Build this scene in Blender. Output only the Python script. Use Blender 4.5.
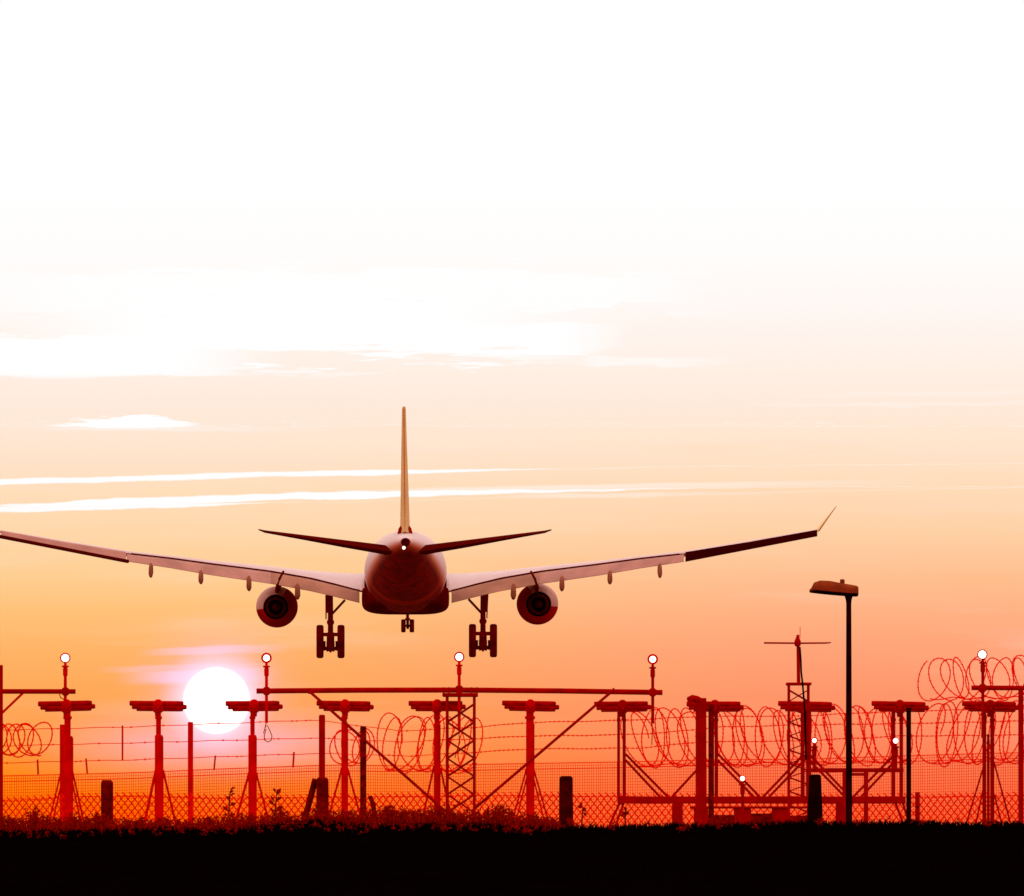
import bpy, math, random
from mathutils import Vector, noise as mnoise
random.seed(11)
sc = bpy.context.scene
for o in list(bpy.data.objects):
    bpy.data.objects.remove(o)

# ------------------------------------------------------------------ camera, sky, sun
F, CX, HY, CZ = 7143.0, 512.0, 860.0, 1.6      # focal length in pixels, principal column, horizon row, eye height

cam = bpy.data.cameras.new('camera')
cam.sensor_width = 36.0
cam.lens = 36.0 * F / 1024.0
cam.shift_y = (HY - 448.0) / 1024.0
cam.clip_start = 0.5
cam.clip_end = 20000
camo = bpy.data.objects.new('camera', cam)
camo.location = (0, 0, CZ)
camo.rotation_euler = (math.radians(90), 0, 0)
sc.collection.objects.link(camo)
sc.camera = camo

SUN_PX, SUN_PY = 216.5, 700.5
SUN_AZ = (SUN_PX - CX) / F
SUN_EL = (HY - SUN_PY) / F

sc.view_settings.view_transform = 'Standard'
sc.view_settings.look = 'None'
sc.view_settings.exposure = 0.0
sc.view_settings.gamma = 1.0
sc.view_settings.use_curve_mapping = False


def lin(r, g, b):
    def c(v):
        v /= 255.0
        return v / 12.92 if v <= 0.04045 else ((v + 0.055) / 1.055) ** 2.4
    return (c(r), c(g), c(b), 1.0)


world = bpy.data.worlds.new('World')
sc.world = world
world.use_nodes = True
nt = world.node_tree
nt.nodes.clear()


class N:
    """tiny expression helper for scalar shader maths"""
    def __init__(self, sock): self.s = sock
    @staticmethod
    def op(kind, *a, clamp=False):
        n = nt.nodes.new('ShaderNodeMath'); n.operation = kind; n.use_clamp = clamp
        for i, v in enumerate(a):
            if isinstance(v, N): nt.links.new(v.s, n.inputs[i])
            else: n.inputs[i].default_value = v
        return N(n.outputs[0])
    def __add__(s, o): return N.op('ADD', s, o)
    def __radd__(s, o): return N.op('ADD', o, s)
    def __sub__(s, o): return N.op('SUBTRACT', s, o)
    def __rsub__(s, o): return N.op('SUBTRACT', o, s)
    def __mul__(s, o): return N.op('MULTIPLY', s, o)
    def __rmul__(s, o): return N.op('MULTIPLY', o, s)
    def __truediv__(s, o): return N.op('DIVIDE', s, o)
    def abs(s): return N.op('ABSOLUTE', s)
    def max(s, o): return N.op('MAXIMUM', s, o)
    def min(s, o): return N.op('MINIMUM', s, o)
    def sqrt(s): return N.op('SQRT', s)
    def exp(s): return N.op('EXPONENT', s)
    def clamp(s): return N.op('ADD', s, 0.0, clamp=True)


def sstep(a, b, x):
    n = nt.nodes.new('ShaderNodeMapRange'); n.interpolation_type = 'SMOOTHSTEP'
    nt.links.new(x.s, n.inputs[0])
    n.inputs[1].default_value = a; n.inputs[2].default_value = b
    n.inputs[3].default_value = 0.0; n.inputs[4].default_value = 1.0
    return N(n.outputs[0])


def combine(x, y, z=0.0):
    n = nt.nodes.new('ShaderNodeCombineXYZ')
    for i, v in enumerate((x, y, z)):
        if isinstance(v, N): nt.links.new(v.s, n.inputs[i])
        else: n.inputs[i].default_value = v
    return n.outputs[0]


def wnoise(vec, scale, detail=3.0, rough=0.55):
    n = nt.nodes.new('ShaderNodeTexNoise'); n.noise_dimensions = '3D'
    nt.links.new(vec, n.inputs['Vector'])
    n.inputs['Scale'].default_value = scale
    n.inputs['Detail'].default_value = detail
    n.inputs['Roughness'].default_value = rough
    return N(n.outputs[0])


def mixc(f, a, b):
    n = nt.nodes.new('ShaderNodeMix'); n.data_type = 'RGBA'; n.clamp_factor = True
    if isinstance(f, N): nt.links.new(f.s, n.inputs[0])
    else: n.inputs[0].default_value = f
    for i, v in ((6, a), (7, b)):
        if isinstance(v, tuple): n.inputs[i].default_value = v
        else: nt.links.new(v, n.inputs[i])
    return n.outputs[2]


def ramp(fac, stops):
    n = nt.nodes.new('ShaderNodeValToRGB')
    nt.links.new(fac.s, n.inputs[0])
    cr = n.color_ramp
    stops = sorted(stops)
    cr.elements[0].position, cr.elements[0].color = stops[0]
    cr.elements[1].position, cr.elements[1].color = stops[-1]
    for p, c in stops[1:-1]:
        e = cr.elements.new(p); e.color = c
    return n.outputs[0]


tc = nt.nodes.new('ShaderNodeTexCoord')
sp = nt.nodes.new('ShaderNodeSeparateXYZ')
nt.links.new(tc.outputs['Generated'], sp.inputs[0])
dx, dy, dz = N(sp.outputs[0]), N(sp.outputs[1]), N(sp.outputs[2])
yy = dy.max(0.02)
# azimuth and elevation of the view direction, in units of 1/7143 rad
U = (dx / yy) * F + CX
V = HY - (dz / yy) * F
el = dz.max(0.0)

T = lambda py: (HY - py) / HY
right = [(860, (255, 92, 40)), (815, (255, 106, 54)), (770, (255, 125, 80)), (730, (255, 141, 99)), (690, (255, 151, 108)),
         (650, (255, 163, 120)), (610, (255, 178, 132)), (570, (255, 194, 147)), (530, (255, 209, 166)),
         (490, (255, 219, 184)), (450, (255, 228, 202)), (400, (255, 235, 220)), (350, (255, 242, 233)),
         (300, (255, 248, 244)), (250, (255, 253, 252)), (190, (255, 255, 255)), (0, (255, 255, 255))]
left = [(860, (255, 95, 0)), (815, (255, 114, 0)), (780, (255, 134, 8)), (750, (255, 149, 42)), (720, (255, 161, 72)),
        (690, (255, 169, 88)), (650, (255, 180, 103)), (610, (255, 194, 121)), (570, (255, 208, 150)), (530, (255, 216, 172)),
        (490, (255, 222, 187)), (450, (255, 229, 206)), (400, (255, 235, 221)), (350, (255, 242, 232)), (300, (255, 249, 246)),
        (250, (255, 253, 252)), (190, (255, 255, 255)), (0, (255, 255, 255))]
tfac = ((HY - V) / HY).clamp()
cl = ramp(tfac, [(T(p), lin(*c)) for p, c in left])
cr_ = ramp(tfac, [(T(p), lin(*c)) for p, c in right])
sky = mixc(sstep(150, 820, U), cl, cr_)

# soft layered streaks that vary the warm bands
nv = combine(U * 0.0022, V * 0.022)
n1 = wnoise(nv, 1.0, 4, 0.55)
low = sstep(330, 520, V) * (1.0 - sstep(660, 800, V))
sky = mixc(sstep(0.52, 0.80, n1) * low * 0.28, sky, lin(255, 232, 214))
sky = mixc(sstep(0.47, 0.20, n1) * low * 0.22, sky, lin(255, 178, 96))

# cirrus sheets and contrails (white, overexposed)
fine = wnoise(combine(U * 0.016, V * 0.11, 3.0), 1.0, 5, 0.65) - 0.5
wob = wnoise(combine(U * 0.006, V * 0.03, 7.0), 1.0, 4, 0.6) - 0.5


def streak(y0, slope, bend, half, fade_in, fade_out, rough=4.0, a=1.0, u0=300.0, hard=False):
    du = (U - u0) / 300.0
    line = du * slope + (du * du) * bend + y0
    dist = (V - line + fine * rough + wob * rough * 0.8).abs()
    taper = sstep(fade_in[0], fade_in[1], U) * (1.0 - sstep(fade_out[0], fade_out[1], U))
    k = ((taper * half - dist) * 0.8 + 0.4).clamp() if hard else (1.0 - sstep(half * 0.45, half * 1.25, dist)) * taper
    return k * a


cloud = streak(474.0, -7.2, 1.2, 2.7, (-700, -100), (340, 600), 5, hard=True)
cloud = cloud.max(streak(496.3, -8.2, 1.6, 3.9, (-60, 160), (300, 760), 6, hard=True))
cloud = cloud.max(streak(502.5, -6.5, 0.0, 3.2, (-200, 100), (120, 300), 6, 0.95, hard=True))
cloud = cloud.max(streak(493.5, -7.0, 0.6, 3.4, (330, 460), (640, 980), 4, 0.40))
cloud = cloud.max(streak(499.5, -5.0, 0.6, 2.4, (470, 560), (620, 800), 5, 0.30))
cloud = cloud.max(streak(422.5, 0.0, 0.0, 8.0, (50, 150), (140, 205), 22, 1.0, hard=True))
cloud = cloud.max(streak(425.5, 0.0, 0.0, 3.6, (30, 110), (130, 215), 9, 1.0, hard=True))
cloud = cloud.max(streak(429, 0.0, 0.0, 2.5, (20, 90), (140, 330), 6, 0.35))
cloud = cloud.max(streak(410, -3.0, 0.0, 2.0, (700, 860), (960, 1100), 12, 0.2))
cloud = cloud.max(streak(400, -3.0, 0.0, 2.0, (760, 900), (980, 1100), 12, 0.18))


def sheet(yc, half, u_in, u_out, thr, gain=1.0):
    band = 1.0 - ((V - yc) / half).abs().min(1.0)
    nn = wnoise(combine(U * 0.0055, V * 0.062, yc * 0.01), 1.0, 8, 0.66) + fine * 0.10
    k = sstep(thr, thr + 0.055, nn + band * 0.42)
    return k * sstep(0.0, 0.3, band) * sstep(u_in[0], u_in[1], U) * (1.0 - sstep(u_out[0], u_out[1], U)) * gain


cloud = cloud.max(sheet(352, 30, (-200, -50), (170, 300), 0.62))
cloud = cloud.max(sheet(322, 60, (-20, 160), (430, 640), 0.66))
cloud = cloud.max(sheet(290, 44, (-100, 100), (600, 740), 0.69, 0.9))
cloud = cloud.max(sheet(338, 22, (380, 440), (560, 640), 0.64, 1.0))
cloud = cloud.max(sheet(360, 14, (560, 600), (660, 760), 0.80, 0.5))
sky = mixc(cloud, sky, (1.0, 1.0, 1.0, 1.0))

# aureole round the low sun and the lilac veil clouds lit beside it
su, sv = U - SUN_PX, V - SUN_PY
rr = (su * su + sv * sv).sqrt()
lil = (rr * rr * (-1.0 / (50.0 * 50.0))).exp() * 0.62
ell = ((su * su) * (1.0 / (120.0 * 120.0)) + ((V - 742.0) * (V - 742.0)) * (1.0 / (26.0 * 26.0)))
lil = lil.max((ell * -1.0).exp() * 0.60)
sky = mixc(lil * (0.75 + fine * 0.5), sky, lin(255, 208, 255))
veil = streak(676, -4.0, 0.0, 8, (110, 190), (220, 285), 8, 0.75, u0=190)
veil = veil.max(streak(651, -9.0, 0.0, 4.5, (130, 200), (220, 300), 6, 0.5, u0=190))
veil = veil.max(streak(668, -6.0, 0.0, 4, (90, 150), (200, 290), 7, 0.30, u0=190))
sky = mixc(veil, sky, lin(255, 214, 250))
sky = mixc((1.0 - sstep(35, 62, rr)) * 0.42, sky, lin(255, 226, 255))
sky = mixc(((rr - 33.0).max(0.0) * (-1.0 / 5.0)).exp() * 0.75, sky, lin(255, 240, 255))
disc = 1.0 - sstep(32.0, 34.0, rr)
sky = mixc(disc, sky, (1.6, 1.5, 1.4, 1.0))

# unseen dome: pink overhead brightened, red glow added opposite the sun to light masts
BACK = ramp(el, [(0.0, (0.85, 0.07, 0.025, 1)), (0.12, (1.05, 0.14, 0.06, 1)), (0.35, (1.2, 0.33, 0.23, 1)),
                 (0.7, (1.15, 0.72, 0.66, 1)), (1.0, (1.35, 1.02, 1.0, 1))])
TOP = ramp(el, [(0.0, (1, 1, 1, 1)), (0.16, (1.8, 1.72, 1.66, 1)), (0.45, (2.0, 1.62, 1.54, 1)), (1.0, (1.35, 1.02, 1.0, 1))])
sky = mixc(sstep(0.125, 0.22, dz), sky, TOP)
horiz = (dx * dx + dy * dy).sqrt().max(0.001)
back = 1.0 - sstep(-0.25, 0.75, dy / horiz)
sky = mixc(back, sky, BACK)

nish = nt.nodes.new('ShaderNodeTexSky')
nish.sky_type = 'NISHITA'
nish.sun_disc = False
nish.sun_elevation = SUN_EL
nish.sun_rotation = SUN_AZ
bgn = nt.nodes.new('ShaderNodeBackground')
nt.links.new(nish.outputs[0], bgn.inputs[0])
bgn.inputs[1].default_value = 0.05
bgs = nt.nodes.new('ShaderNodeBackground')
nt.links.new(sky, bgs.inputs[0])
bgs.inputs[1].default_value = 1.0
mx = nt.nodes.new('ShaderNodeMixShader')
far_from_glow = sstep(0.15, 0.6, dz) * 0.15           # high sky keeps a little of the daylight model
nt.links.new(far_from_glow.s, mx.inputs[0])
nt.links.new(bgs.outputs[0], mx.inputs[1])
nt.links.new(bgn.outputs[0], mx.inputs[2])
wo = nt.nodes.new('ShaderNodeOutputWorld')
nt.links.new(mx.outputs[0], wo.inputs[0])

sl = bpy.data.lights.new('sun', 'SUN')
sl.energy = 0.7
sl.angle = math.radians(0.5)
sl.color = (1.0, 0.62, 0.35)
so = bpy.data.objects.new('sun', sl)
sd = Vector((SUN_AZ, 1.0, SUN_EL)).normalized()        # towards the sun
so.rotation_euler = sd.to_track_quat('Z', 'Y').to_euler()
so.location = (0, -10, 30)
sc.collection.objects.link(so)


# ------------------------------------------------------------------ helpers
def P(px, py, d):
    """the point at distance d that lies in direction (px, py)"""
    return Vector(((px - CX) * d / F, d, CZ + (HY - py) * d / F))


def interp(tab, x):
    if x <= tab[0][0]: return tab[0][1]
    for (a, b), (c, d) in zip(tab, tab[1:]):
        if x <= c: return b + (d - b) * (x - a) / (c - a)
    return tab[-1][1]


def smooth01(t):
    t = max(0.0, min(1.0, t))
    return t * t * (3 - 2 * t)


CREST = 48.0


def crest_z(x):
    px = CX + x * F / CREST
    py = interp([(-400, 834), (0, 833), (250, 832), (318, 824), (350, 829), (420, 825), (470, 829), (560, 830), (700, 828), (800, 825), (1024, 825), (1500, 827)], px)
    n = (mnoise.noise(Vector((x * 1.7, 0.3, 0))) * 2.6 + mnoise.noise(Vector((x * 6.0, 4.3, 0))) * 2.0) * (1.0 if x < 0.4 else 0.45)
    return CZ + (HY - py - n) * CREST / F


def ground_z(x, y):
    zc = crest_z(x) if abs(x) < 40 else CZ + 0.2
    if y <= CREST:
        z = zc * smooth01((y - 10) / (CREST + 6 - 10)) / smooth01((CREST - 10) / (CREST + 6 - 10)) if y > 10 else 0.0
    else:
        z = 0.7 + (zc - 0.7) * (1 - smooth01((y - CREST) / 20.0))
    if abs(x) > 60:
        z *= max(0.0, 1 - (abs(x) - 60) / 200)
    return z


class MB:
    def __init__(self): self.v, self.f, self.mi = [], [], []
    def add(self, vs, fs, m=0):
        o = len(self.v)
        self.v += [tuple(p) for p in vs]
        self.f += [tuple(i + o for i in f) for f in fs]
        self.mi += [m] * len(fs)
        return self
    def tube(self, pts, r, n=8, closed=False, m=0):
        pts = [Vector(p) for p in pts]
        k = len(pts)
        rs = r if isinstance(r, (list, tuple)) else [r] * k
        vs, fs = [], []
        up = None
        for i, p in enumerate(pts):
            a = pts[max(i - 1, 0)] if not closed else pts[i - 1]
            b = pts[min(i + 1, k - 1)] if not closed else pts[(i + 1) % k]
            t = (b - a)
            t = t.normalized() if t.length > 1e-9 else Vector((0, 0, 1))
            if up is None:
                up = Vector((0, 0, 1)) if abs(t.z) < 0.9 else Vector((0, 1, 0))
            s = t.cross(up)
            if s.length < 1e-6: s = t.cross(Vector((1, 0.1, 0)))
            s.normalize()
            up = s.cross(t).normalized()
            for j in range(n):
                q = 2 * math.pi * (j + 0.5) / n
                vs.append(p + (s * math.cos(q) + up * math.sin(q)) * rs[i])
        rng = k if closed else k - 1
        for i in range(rng):
            i2 = (i + 1) % k
            for j in range(n):
                j2 = (j + 1) % n
                fs.append((i * n + j, i * n + j2, i2 * n + j2, i2 * n + j))
        if not closed:
            fs.append(tuple(range(n - 1, -1, -1)))
            fs.append(tuple((k - 1) * n + j for j in range(n)))
        return self.add(vs, fs, m)
    def box(self, c, sx, sy, sz, bev=0.0, rot=None, taper=1.0):
        c = Vector(c)
        if bev <= 0:
            vs = [(sx / 2 * a * (taper if e > 0 else 1), sy / 2 * b * (taper if e > 0 else 1), sz / 2 * e) for e in (-1, 1) for b in (-1, 1) for a in (-1, 1)]
            fs = [(0, 2, 3, 1), (4, 5, 7, 6), (0, 1, 5, 4), (2, 6, 7, 3), (0, 4, 6, 2), (1, 3, 7, 5)]
        else:
            def ring(z, s, k):
                a, b = sx / 2 * k - s, sy / 2 * k - s
                e = bev
                return [(a - e, -b, z), (a, -b + e, z), (a, b - e, z), (a - e, b, z), (-a + e, b, z), (-a, b - e, z), (-a, -b + e, z), (-a + e, -b, z)]
            rs = [ring(-sz / 2, bev, 1), ring(-sz / 2 + bev, 0, 1), ring(sz / 2 - bev, 0, taper), ring(sz / 2, bev, taper)]
            vs = [p for r_ in rs for p in r_]
            fs = []
            for i in range(3):
                for j in range(8):
                    j2 = (j + 1) % 8
                    fs.append((i * 8 + j, i * 8 + j2, i * 8 + 8 + j2, i * 8 + 8 + j))
            fs.append(tuple(range(7, -1, -1)))
            fs.append(tuple(range(24, 32)))
        vs = [Vector(p) for p in vs]
        if rot is not None: vs = [rot @ p for p in vs]
        return self.add([p + c for p in vs], fs)
    def loft(self, rings, m=None, cap=True):
        n = len(rings[0])
        vs = [p for r_ in rings for p in r_]
        for i in range(len(rings) - 1):
            pass
        fs, mi = [], []
        for i in range(len(rings) - 1):
            for j in range(n):
                j2 = (j + 1) % n
                fs.append((i * n + j, i * n + j2, (i + 1) * n + j2, (i + 1) * n + j))
                mi.append(m(i, j) if m else 0)
        if cap:
            fs.append(tuple(range(n - 1, -1, -1))); mi.append(0)
            fs.append(tuple((len(rings) - 1) * n + j for j in range(n))); mi.append(0)
        o = len(self.v)
        self.v += [tuple(p) for p in vs]
        self.f += [tuple(i + o for i in f) for f in fs]
        self.mi += mi
        return self
    def lathe(self, c, prof, n=32, axis='Y', cap=True, m=None):
        """prof: list of (t along axis, radius)"""
        c = Vector(c)
        rings = []
        for t, r in prof:
            ring = []
            for j in range(n):
                q = 2 * math.pi * j / n
                a, b = r * math.cos(q), r * math.sin(q)
                ring.append(c + (Vector((a, t, b)) if axis == 'Y' else Vector((a, b, t)) if axis == 'Z' else Vector((t, a, b))))
            rings.append(ring)
        return self.loft(rings, m, cap)
    def build(self, name, mats, parent=None, smooth=False, local=False):
        me = bpy.data.meshes.new(name)
        off = Vector((0, 0, 0))
        if parent is not None and not local:
            q = parent
            while q is not None:
                off = off + q.location
                q = q.parent
        me.from_pydata([tuple(Vector(p) - off) for p in self.v], [], self.f)
        mats = mats if isinstance(mats, (list, tuple)) else [mats]
        for mm in mats: me.materials.append(mm)
        if len(mats) > 1: me.polygons.foreach_set('material_index', self.mi)
        if smooth:
            me.polygons.foreach_set('use_smooth', [True] * len(me.polygons))
            me.set_sharp_from_angle(angle=math.radians(smooth if smooth > 1 else 40))
        me.update()
        o = bpy.data.objects.new(name, me)
        sc.collection.objects.link(o)
        if parent is not None: o.parent = parent
        return o


def tag(o, label, cat, group=None, kind=None):
    if label: o['label'] = label
    if cat: o['category'] = cat
    if group: o['group'] = group
    if kind: o['kind'] = kind
    return o


def thing(name, loc, label, cat, group=None):
    o = bpy.data.objects.new(name, None)
    o.empty_display_size = 0.2
    o.location = loc
    sc.collection.objects.link(o)
    return tag(o, label, cat, group)


def material(name, col, rough=0.6, var=0.25, scale=6.0, metal=0.0, bump=0.0, col2=None, emit=None, spec=0.0, trans=None):
    m = bpy.data.materials.new(name)
    m.use_nodes = True
    t = m.node_tree
    b = t.nodes['Principled BSDF']
    b.inputs['Roughness'].default_value = rough
    b.inputs['Metallic'].default_value = metal
    if emit:
        b.inputs['Emission Color'].default_value = (*emit[0], 1)
        b.inputs['Emission Strength'].default_value = emit[1]
    tcn = t.nodes.new('ShaderNodeTexCoord')
    nz = t.nodes.new('ShaderNodeTexNoise')
    nz.inputs['Scale'].default_value = scale
    nz.inputs['Detail'].default_value = 5
    t.links.new(tcn.outputs['Object'], nz.inputs['Vector'])
    rp = t.nodes.new('ShaderNodeValToRGB')
    c2 = col2 if col2 else tuple(max(0, c * (1 - var)) for c in col)
    rp.color_ramp.elements[0].position, rp.color_ramp.elements[0].color = 0.35, (*c2, 1)
    rp.color_ramp.elements[1].position, rp.color_ramp.elements[1].color = 0.65, (*col, 1)
    t.links.new(nz.outputs[0], rp.inputs[0])
    t.links.new(rp.outputs[0], b.inputs['Base Color'])
    if bump:
        bn = t.nodes.new('ShaderNodeBump')
        bn.inputs['Strength'].default_value = bump
        bn.inputs['Distance'].default_value = 0.02
        t.links.new(nz.outputs[0], bn.inputs['Height'])
        t.links.new(bn.outputs[0], b.inputs['Normal'])
    b.inputs['Specular IOR Level'].default_value = spec
    if trans:                                     # leaves pass light; wires do too, to imitate sky glow over them
        tr = t.nodes.new('ShaderNodeBsdfTranslucent')
        tr.inputs[0].default_value = (*trans[0], 1)
        mxs = t.nodes.new('ShaderNodeMixShader')
        mxs.inputs[0].default_value = trans[1]
        out = t.nodes['Material Output']
        t.links.new(b.outputs[0], mxs.inputs[1]); t.links.new(tr.outputs[0], mxs.inputs[2])
        t.links.new(mxs.outputs[0], out.inputs[0])
    return m


M = {
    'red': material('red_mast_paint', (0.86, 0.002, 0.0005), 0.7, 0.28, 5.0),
    'dkred': material('dark_red_dim_steel', (0.50, 0.002, 0.0005), 0.8, 0.3, 4.0),
    'antenna': material('weathered_red_antenna', (0.62, 0.002, 0.0005), 0.8, 0.4, 9.0),
    'wire': material('skyglow_red_wire', (0.95, 0.03, 0.002), 0.8, 0.1, 3.0, trans=((1.0, 0.06, 0.0), 0.75)),  # sky glow bleeding over thin grey wire is put into the colour
    'mesh': material('skyglow_orange_mesh', (0.95, 0.16, 0.002), 0.8, 0.15, 3.0, trans=((1.0, 0.22, 0.0), 0.9)),  # orange bloom of the sky put into the mesh colour
    'concrete': material('dark_concrete', (0.10, 0.003, 0.002), 0.95, 0.75, 14.0, bump=0.5),  # near-black concrete with random mottling
    'concrete_red': material('dark_red_concrete', (0.32, 0.003, 0.001), 0.95, 0.7, 14.0, bump=0.5),  # dark red concrete with random mottling
    'black': material('black_coated_steel', (0.030, 0.0015, 0.0008), 0.8, 0.9, 3.0),
    'lamp_head': material('brown_lamp_housing', (0.32, 0.065, 0.018), 0.6, 0.3, 6.0),
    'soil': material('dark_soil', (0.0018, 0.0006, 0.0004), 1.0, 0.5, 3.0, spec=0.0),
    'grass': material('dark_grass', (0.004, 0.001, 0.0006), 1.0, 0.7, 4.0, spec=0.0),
    'weed': material('dry_red_weed', (0.22, 0.002, 0.0005), 0.9, 0.7, 9.0, trans=((0.48, 0.005, 0.0), 0.4)),
    'white': material('white_aircraft_paint', (0.80, 0.74, 0.72), 0.6, 0.06, 0.6, spec=0.04),
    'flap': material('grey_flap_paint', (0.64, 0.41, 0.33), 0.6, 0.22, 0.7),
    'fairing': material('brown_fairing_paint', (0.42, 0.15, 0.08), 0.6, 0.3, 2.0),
    'fairing_red': material('shade_belly_fairing_paint', (0.14, 0.002, 0.001), 0.7, 0.5, 0.7),  # shade under the belly put into the fairing colour
    'cowl': material('lit_cowl_paint', (0.72, 0.50, 0.42), 0.6, 0.2, 1.2),
    'flap_inner': material('brown_inner_flap_paint', (0.58, 0.33, 0.22), 0.6, 0.3, 0.5),  # browner tone for the inboard flap
    'seal': material('dark_red_seal', (0.12, 0.004, 0.002), 0.7, 0.3, 2.0),
    'belly': material('deep_red_shade_paint', (0.45, 0.006, 0.001), 0.7, 0.4, 0.8),
    'tailred': material('oxblood_tail_shade_paint', (0.12, 0.003, 0.001), 0.8, 0.3, 0.8),
    'fin': material('ochre_fin_paint', (0.88, 0.72, 0.30), 0.6, 0.12, 0.7),
    'gear': material('dark_gear_steel', (0.36, 0.002, 0.0008), 0.8, 0.4, 5.0),
    'tyre': material('tyre_rubber', (0.24, 0.002, 0.001), 0.9, 0.4, 5.0),
    'exhaust': material('sooty_exhaust', (0.10, 0.0015, 0.0008), 0.9, 0.6, 2.5),
    'bulb': material('lit_lamp_glass', (0.9, 0.9, 0.9), 0.3, 0.02, 1.0, emit=((1.0, 0.96, 0.96), 3.0)),
    'tail_light': material('lit_tail_light', (0.9, 0.9, 0.9), 0.3, 0.02, 1.0, emit=((1.0, 0.93, 0.85), 2.0)),
}

# ------------------------------------------------------------------ ground
xs = sorted({round(v, 3) for v in
             [-6000, -3000, -1500, -700, -350, -180, -100, -60, -40, -25, -16] + [-10 + 0.1 * i for i in range(201)] +
             [16, 25, 40, 60, 100, 180, 350, 700, 1500, 3000, 6000]})
ys = [-300, -100, -40, -10, 0, 6, 10, 14, 18, 22, 26, 30, 33, 36] + [38 + 0.5 * i for i in range(45)] + \
     [62, 66, 70, 76, 84, 95, 110, 130, 160, 220, 320, 500, 800, 1400, 2500, 5000, 9000]
gm = MB()
gv = [(x, y, ground_z(x, y)) for y in ys for x in xs]
nx = len(xs)
gf = [(j * nx + i, j * nx + i + 1, (j + 1) * nx + i + 1, (j + 1) * nx + i) for j in range(len(ys) - 1) for i in range(nx - 1)]
gm.add(gv, gf)
gmt = M['soil'].node_tree
nt = gmt
gtc = gmt.nodes.new('ShaderNodeTexCoord')
gsp = gmt.nodes.new('ShaderNodeSeparateXYZ')
gmt.links.new(gtc.outputs['Object'], gsp.inputs[0])
gb = gmt.nodes['Principled BSDF']
dark_in = gb.inputs['Base Color'].links[0].from_socket
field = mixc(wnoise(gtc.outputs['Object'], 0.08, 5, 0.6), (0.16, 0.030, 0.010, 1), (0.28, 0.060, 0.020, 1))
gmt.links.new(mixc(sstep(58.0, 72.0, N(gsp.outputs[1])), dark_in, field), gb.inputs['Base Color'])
nt = world.node_tree
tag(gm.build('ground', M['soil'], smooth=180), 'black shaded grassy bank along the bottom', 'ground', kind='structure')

# ------------------------------------------------------------------ far perimeter fence: welded mesh, barbed wire, posts
DF = 150.0
KF = DF / F
MESH_TOP = [(-120, 778), (0, 776), (128, 773), (220, 769), (330, 765), (410, 766), (500, 764), (620, 762), (700, 760), (810, 759), (900, 756), (1000, 753), (1150, 751)]
t = thing('perimeter_fence', P(512, HY + (CZ - ground_z(0, DF)) / KF, DF), 'tall fine welded mesh perimeter fence topped by strands of barbed wire', 'fence')
perimeter = t
mb = MB()
step = 2.3
px = -110.0
while px < 1135:
    jit = random.uniform(-0.25, 0.25)
    top = P(px + jit, interp(MESH_TOP, px), DF)
    bot = Vector((top.x, DF, ground_z(top.x, DF) - 0.05))
    mb.box((top + bot) / 2, 0.0095, 0.008, (top - bot).length)
    px += step
for k in range(0, 46):
    pts = []
    for px in range(-110, 1140, 25):
        pts.append(P(px, interp(MESH_TOP, px) + k * 2.85, DF - 0.006))
    if pts[20].z < 0.9: break
    mb.tube(pts, 0.0062 if k not in (0, 2) else 0.014, 4)
mb.build('wire_mesh', M['mesh'], t)
STRANDS = [
    [(-110, 766), (0, 763), (128, 760), (315, 753.5), (340, 754), (410, 756), (480, 752), (528, 749), (600, 748.5), (640, 748), (700, 742), (800, 741), (900, 736), (1024, 735), (1135, 734)],
    [(-110, 748), (0, 746), (128, 743), (315, 738), (400, 742), (480, 738.5), (528, 736), (610, 735), (660, 733), (720, 727), (800, 725), (900, 723.5), (1024, 721), (1135, 720)],
    [(-110, 732), (0, 730), (128, 727), (315, 720), (400, 731), (480, 727), (528, 722.5), (620, 720.5), (700, 716.5), (800, 716), (900, 711), (1024, 709), (1135, 708)],
]
for st in STRANDS:
    mb = MB()
    pts = [P(px, interp(st, px) + 0.3 * math.sin(px * 0.11), DF - 0.03) for px in range(-110, 1136, 10)]
    mb.tube(pts, 0.0085, 5)
    px = -108.0
    while px < 1130:
        if px < 440 and random.random() < 0.75:
            px += 4.6
            continue
        c = P(px, interp(st, px) + 0.3 * math.sin(px * 0.11), DF - 0.03)
        a = random.uniform(0.4, 0.9)
        mb.tube([c + Vector((-0.018, 0, -0.026 * a)), c + Vector((0.018, 0, 0.026 * a))], 0.009, 4)
        mb.tube([c + Vector((0.018, 0.01, -0.024 * a)), c + Vector((-0.016, -0.01, 0.026 * a))], 0.006, 4)
        px += 4.6
    mb.build('barbed_wire', M['mesh'], t)
# fence posts
for (px, py, w, mat) in ((62.6, 724.5, 5.4, 'red'), (190.5, 722, 5.2, 'red')):
    mb = MB()
    top = P(px, py, DF - 0.08)
    gz = ground_z(top.x, DF)
    mb.box((top.x, top.y, (top.z + gz) / 2), w * KF, w * KF, top.z - gz, 0.008)
    mb.build('post', M[mat], t)
for (pa, pb, w) in (((37.5, 759.5), (38.2, 774.5), 2.0), ((86, 758.5), (87.3, 773.5), 2.0), ((122.5, 725.5), (122.5, 760.5), 2.0), ((215.4, 755.5), (214, 770), 1.9), ((294, 752), (293, 767.5), 2.1)):
    mb = MB()
    mb.tube([P(*pa, DF - 0.06), P(*pb, DF - 0.06)], w * KF / 2, 6)
    mb.build('wire_spacer', M['red'], t)

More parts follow.
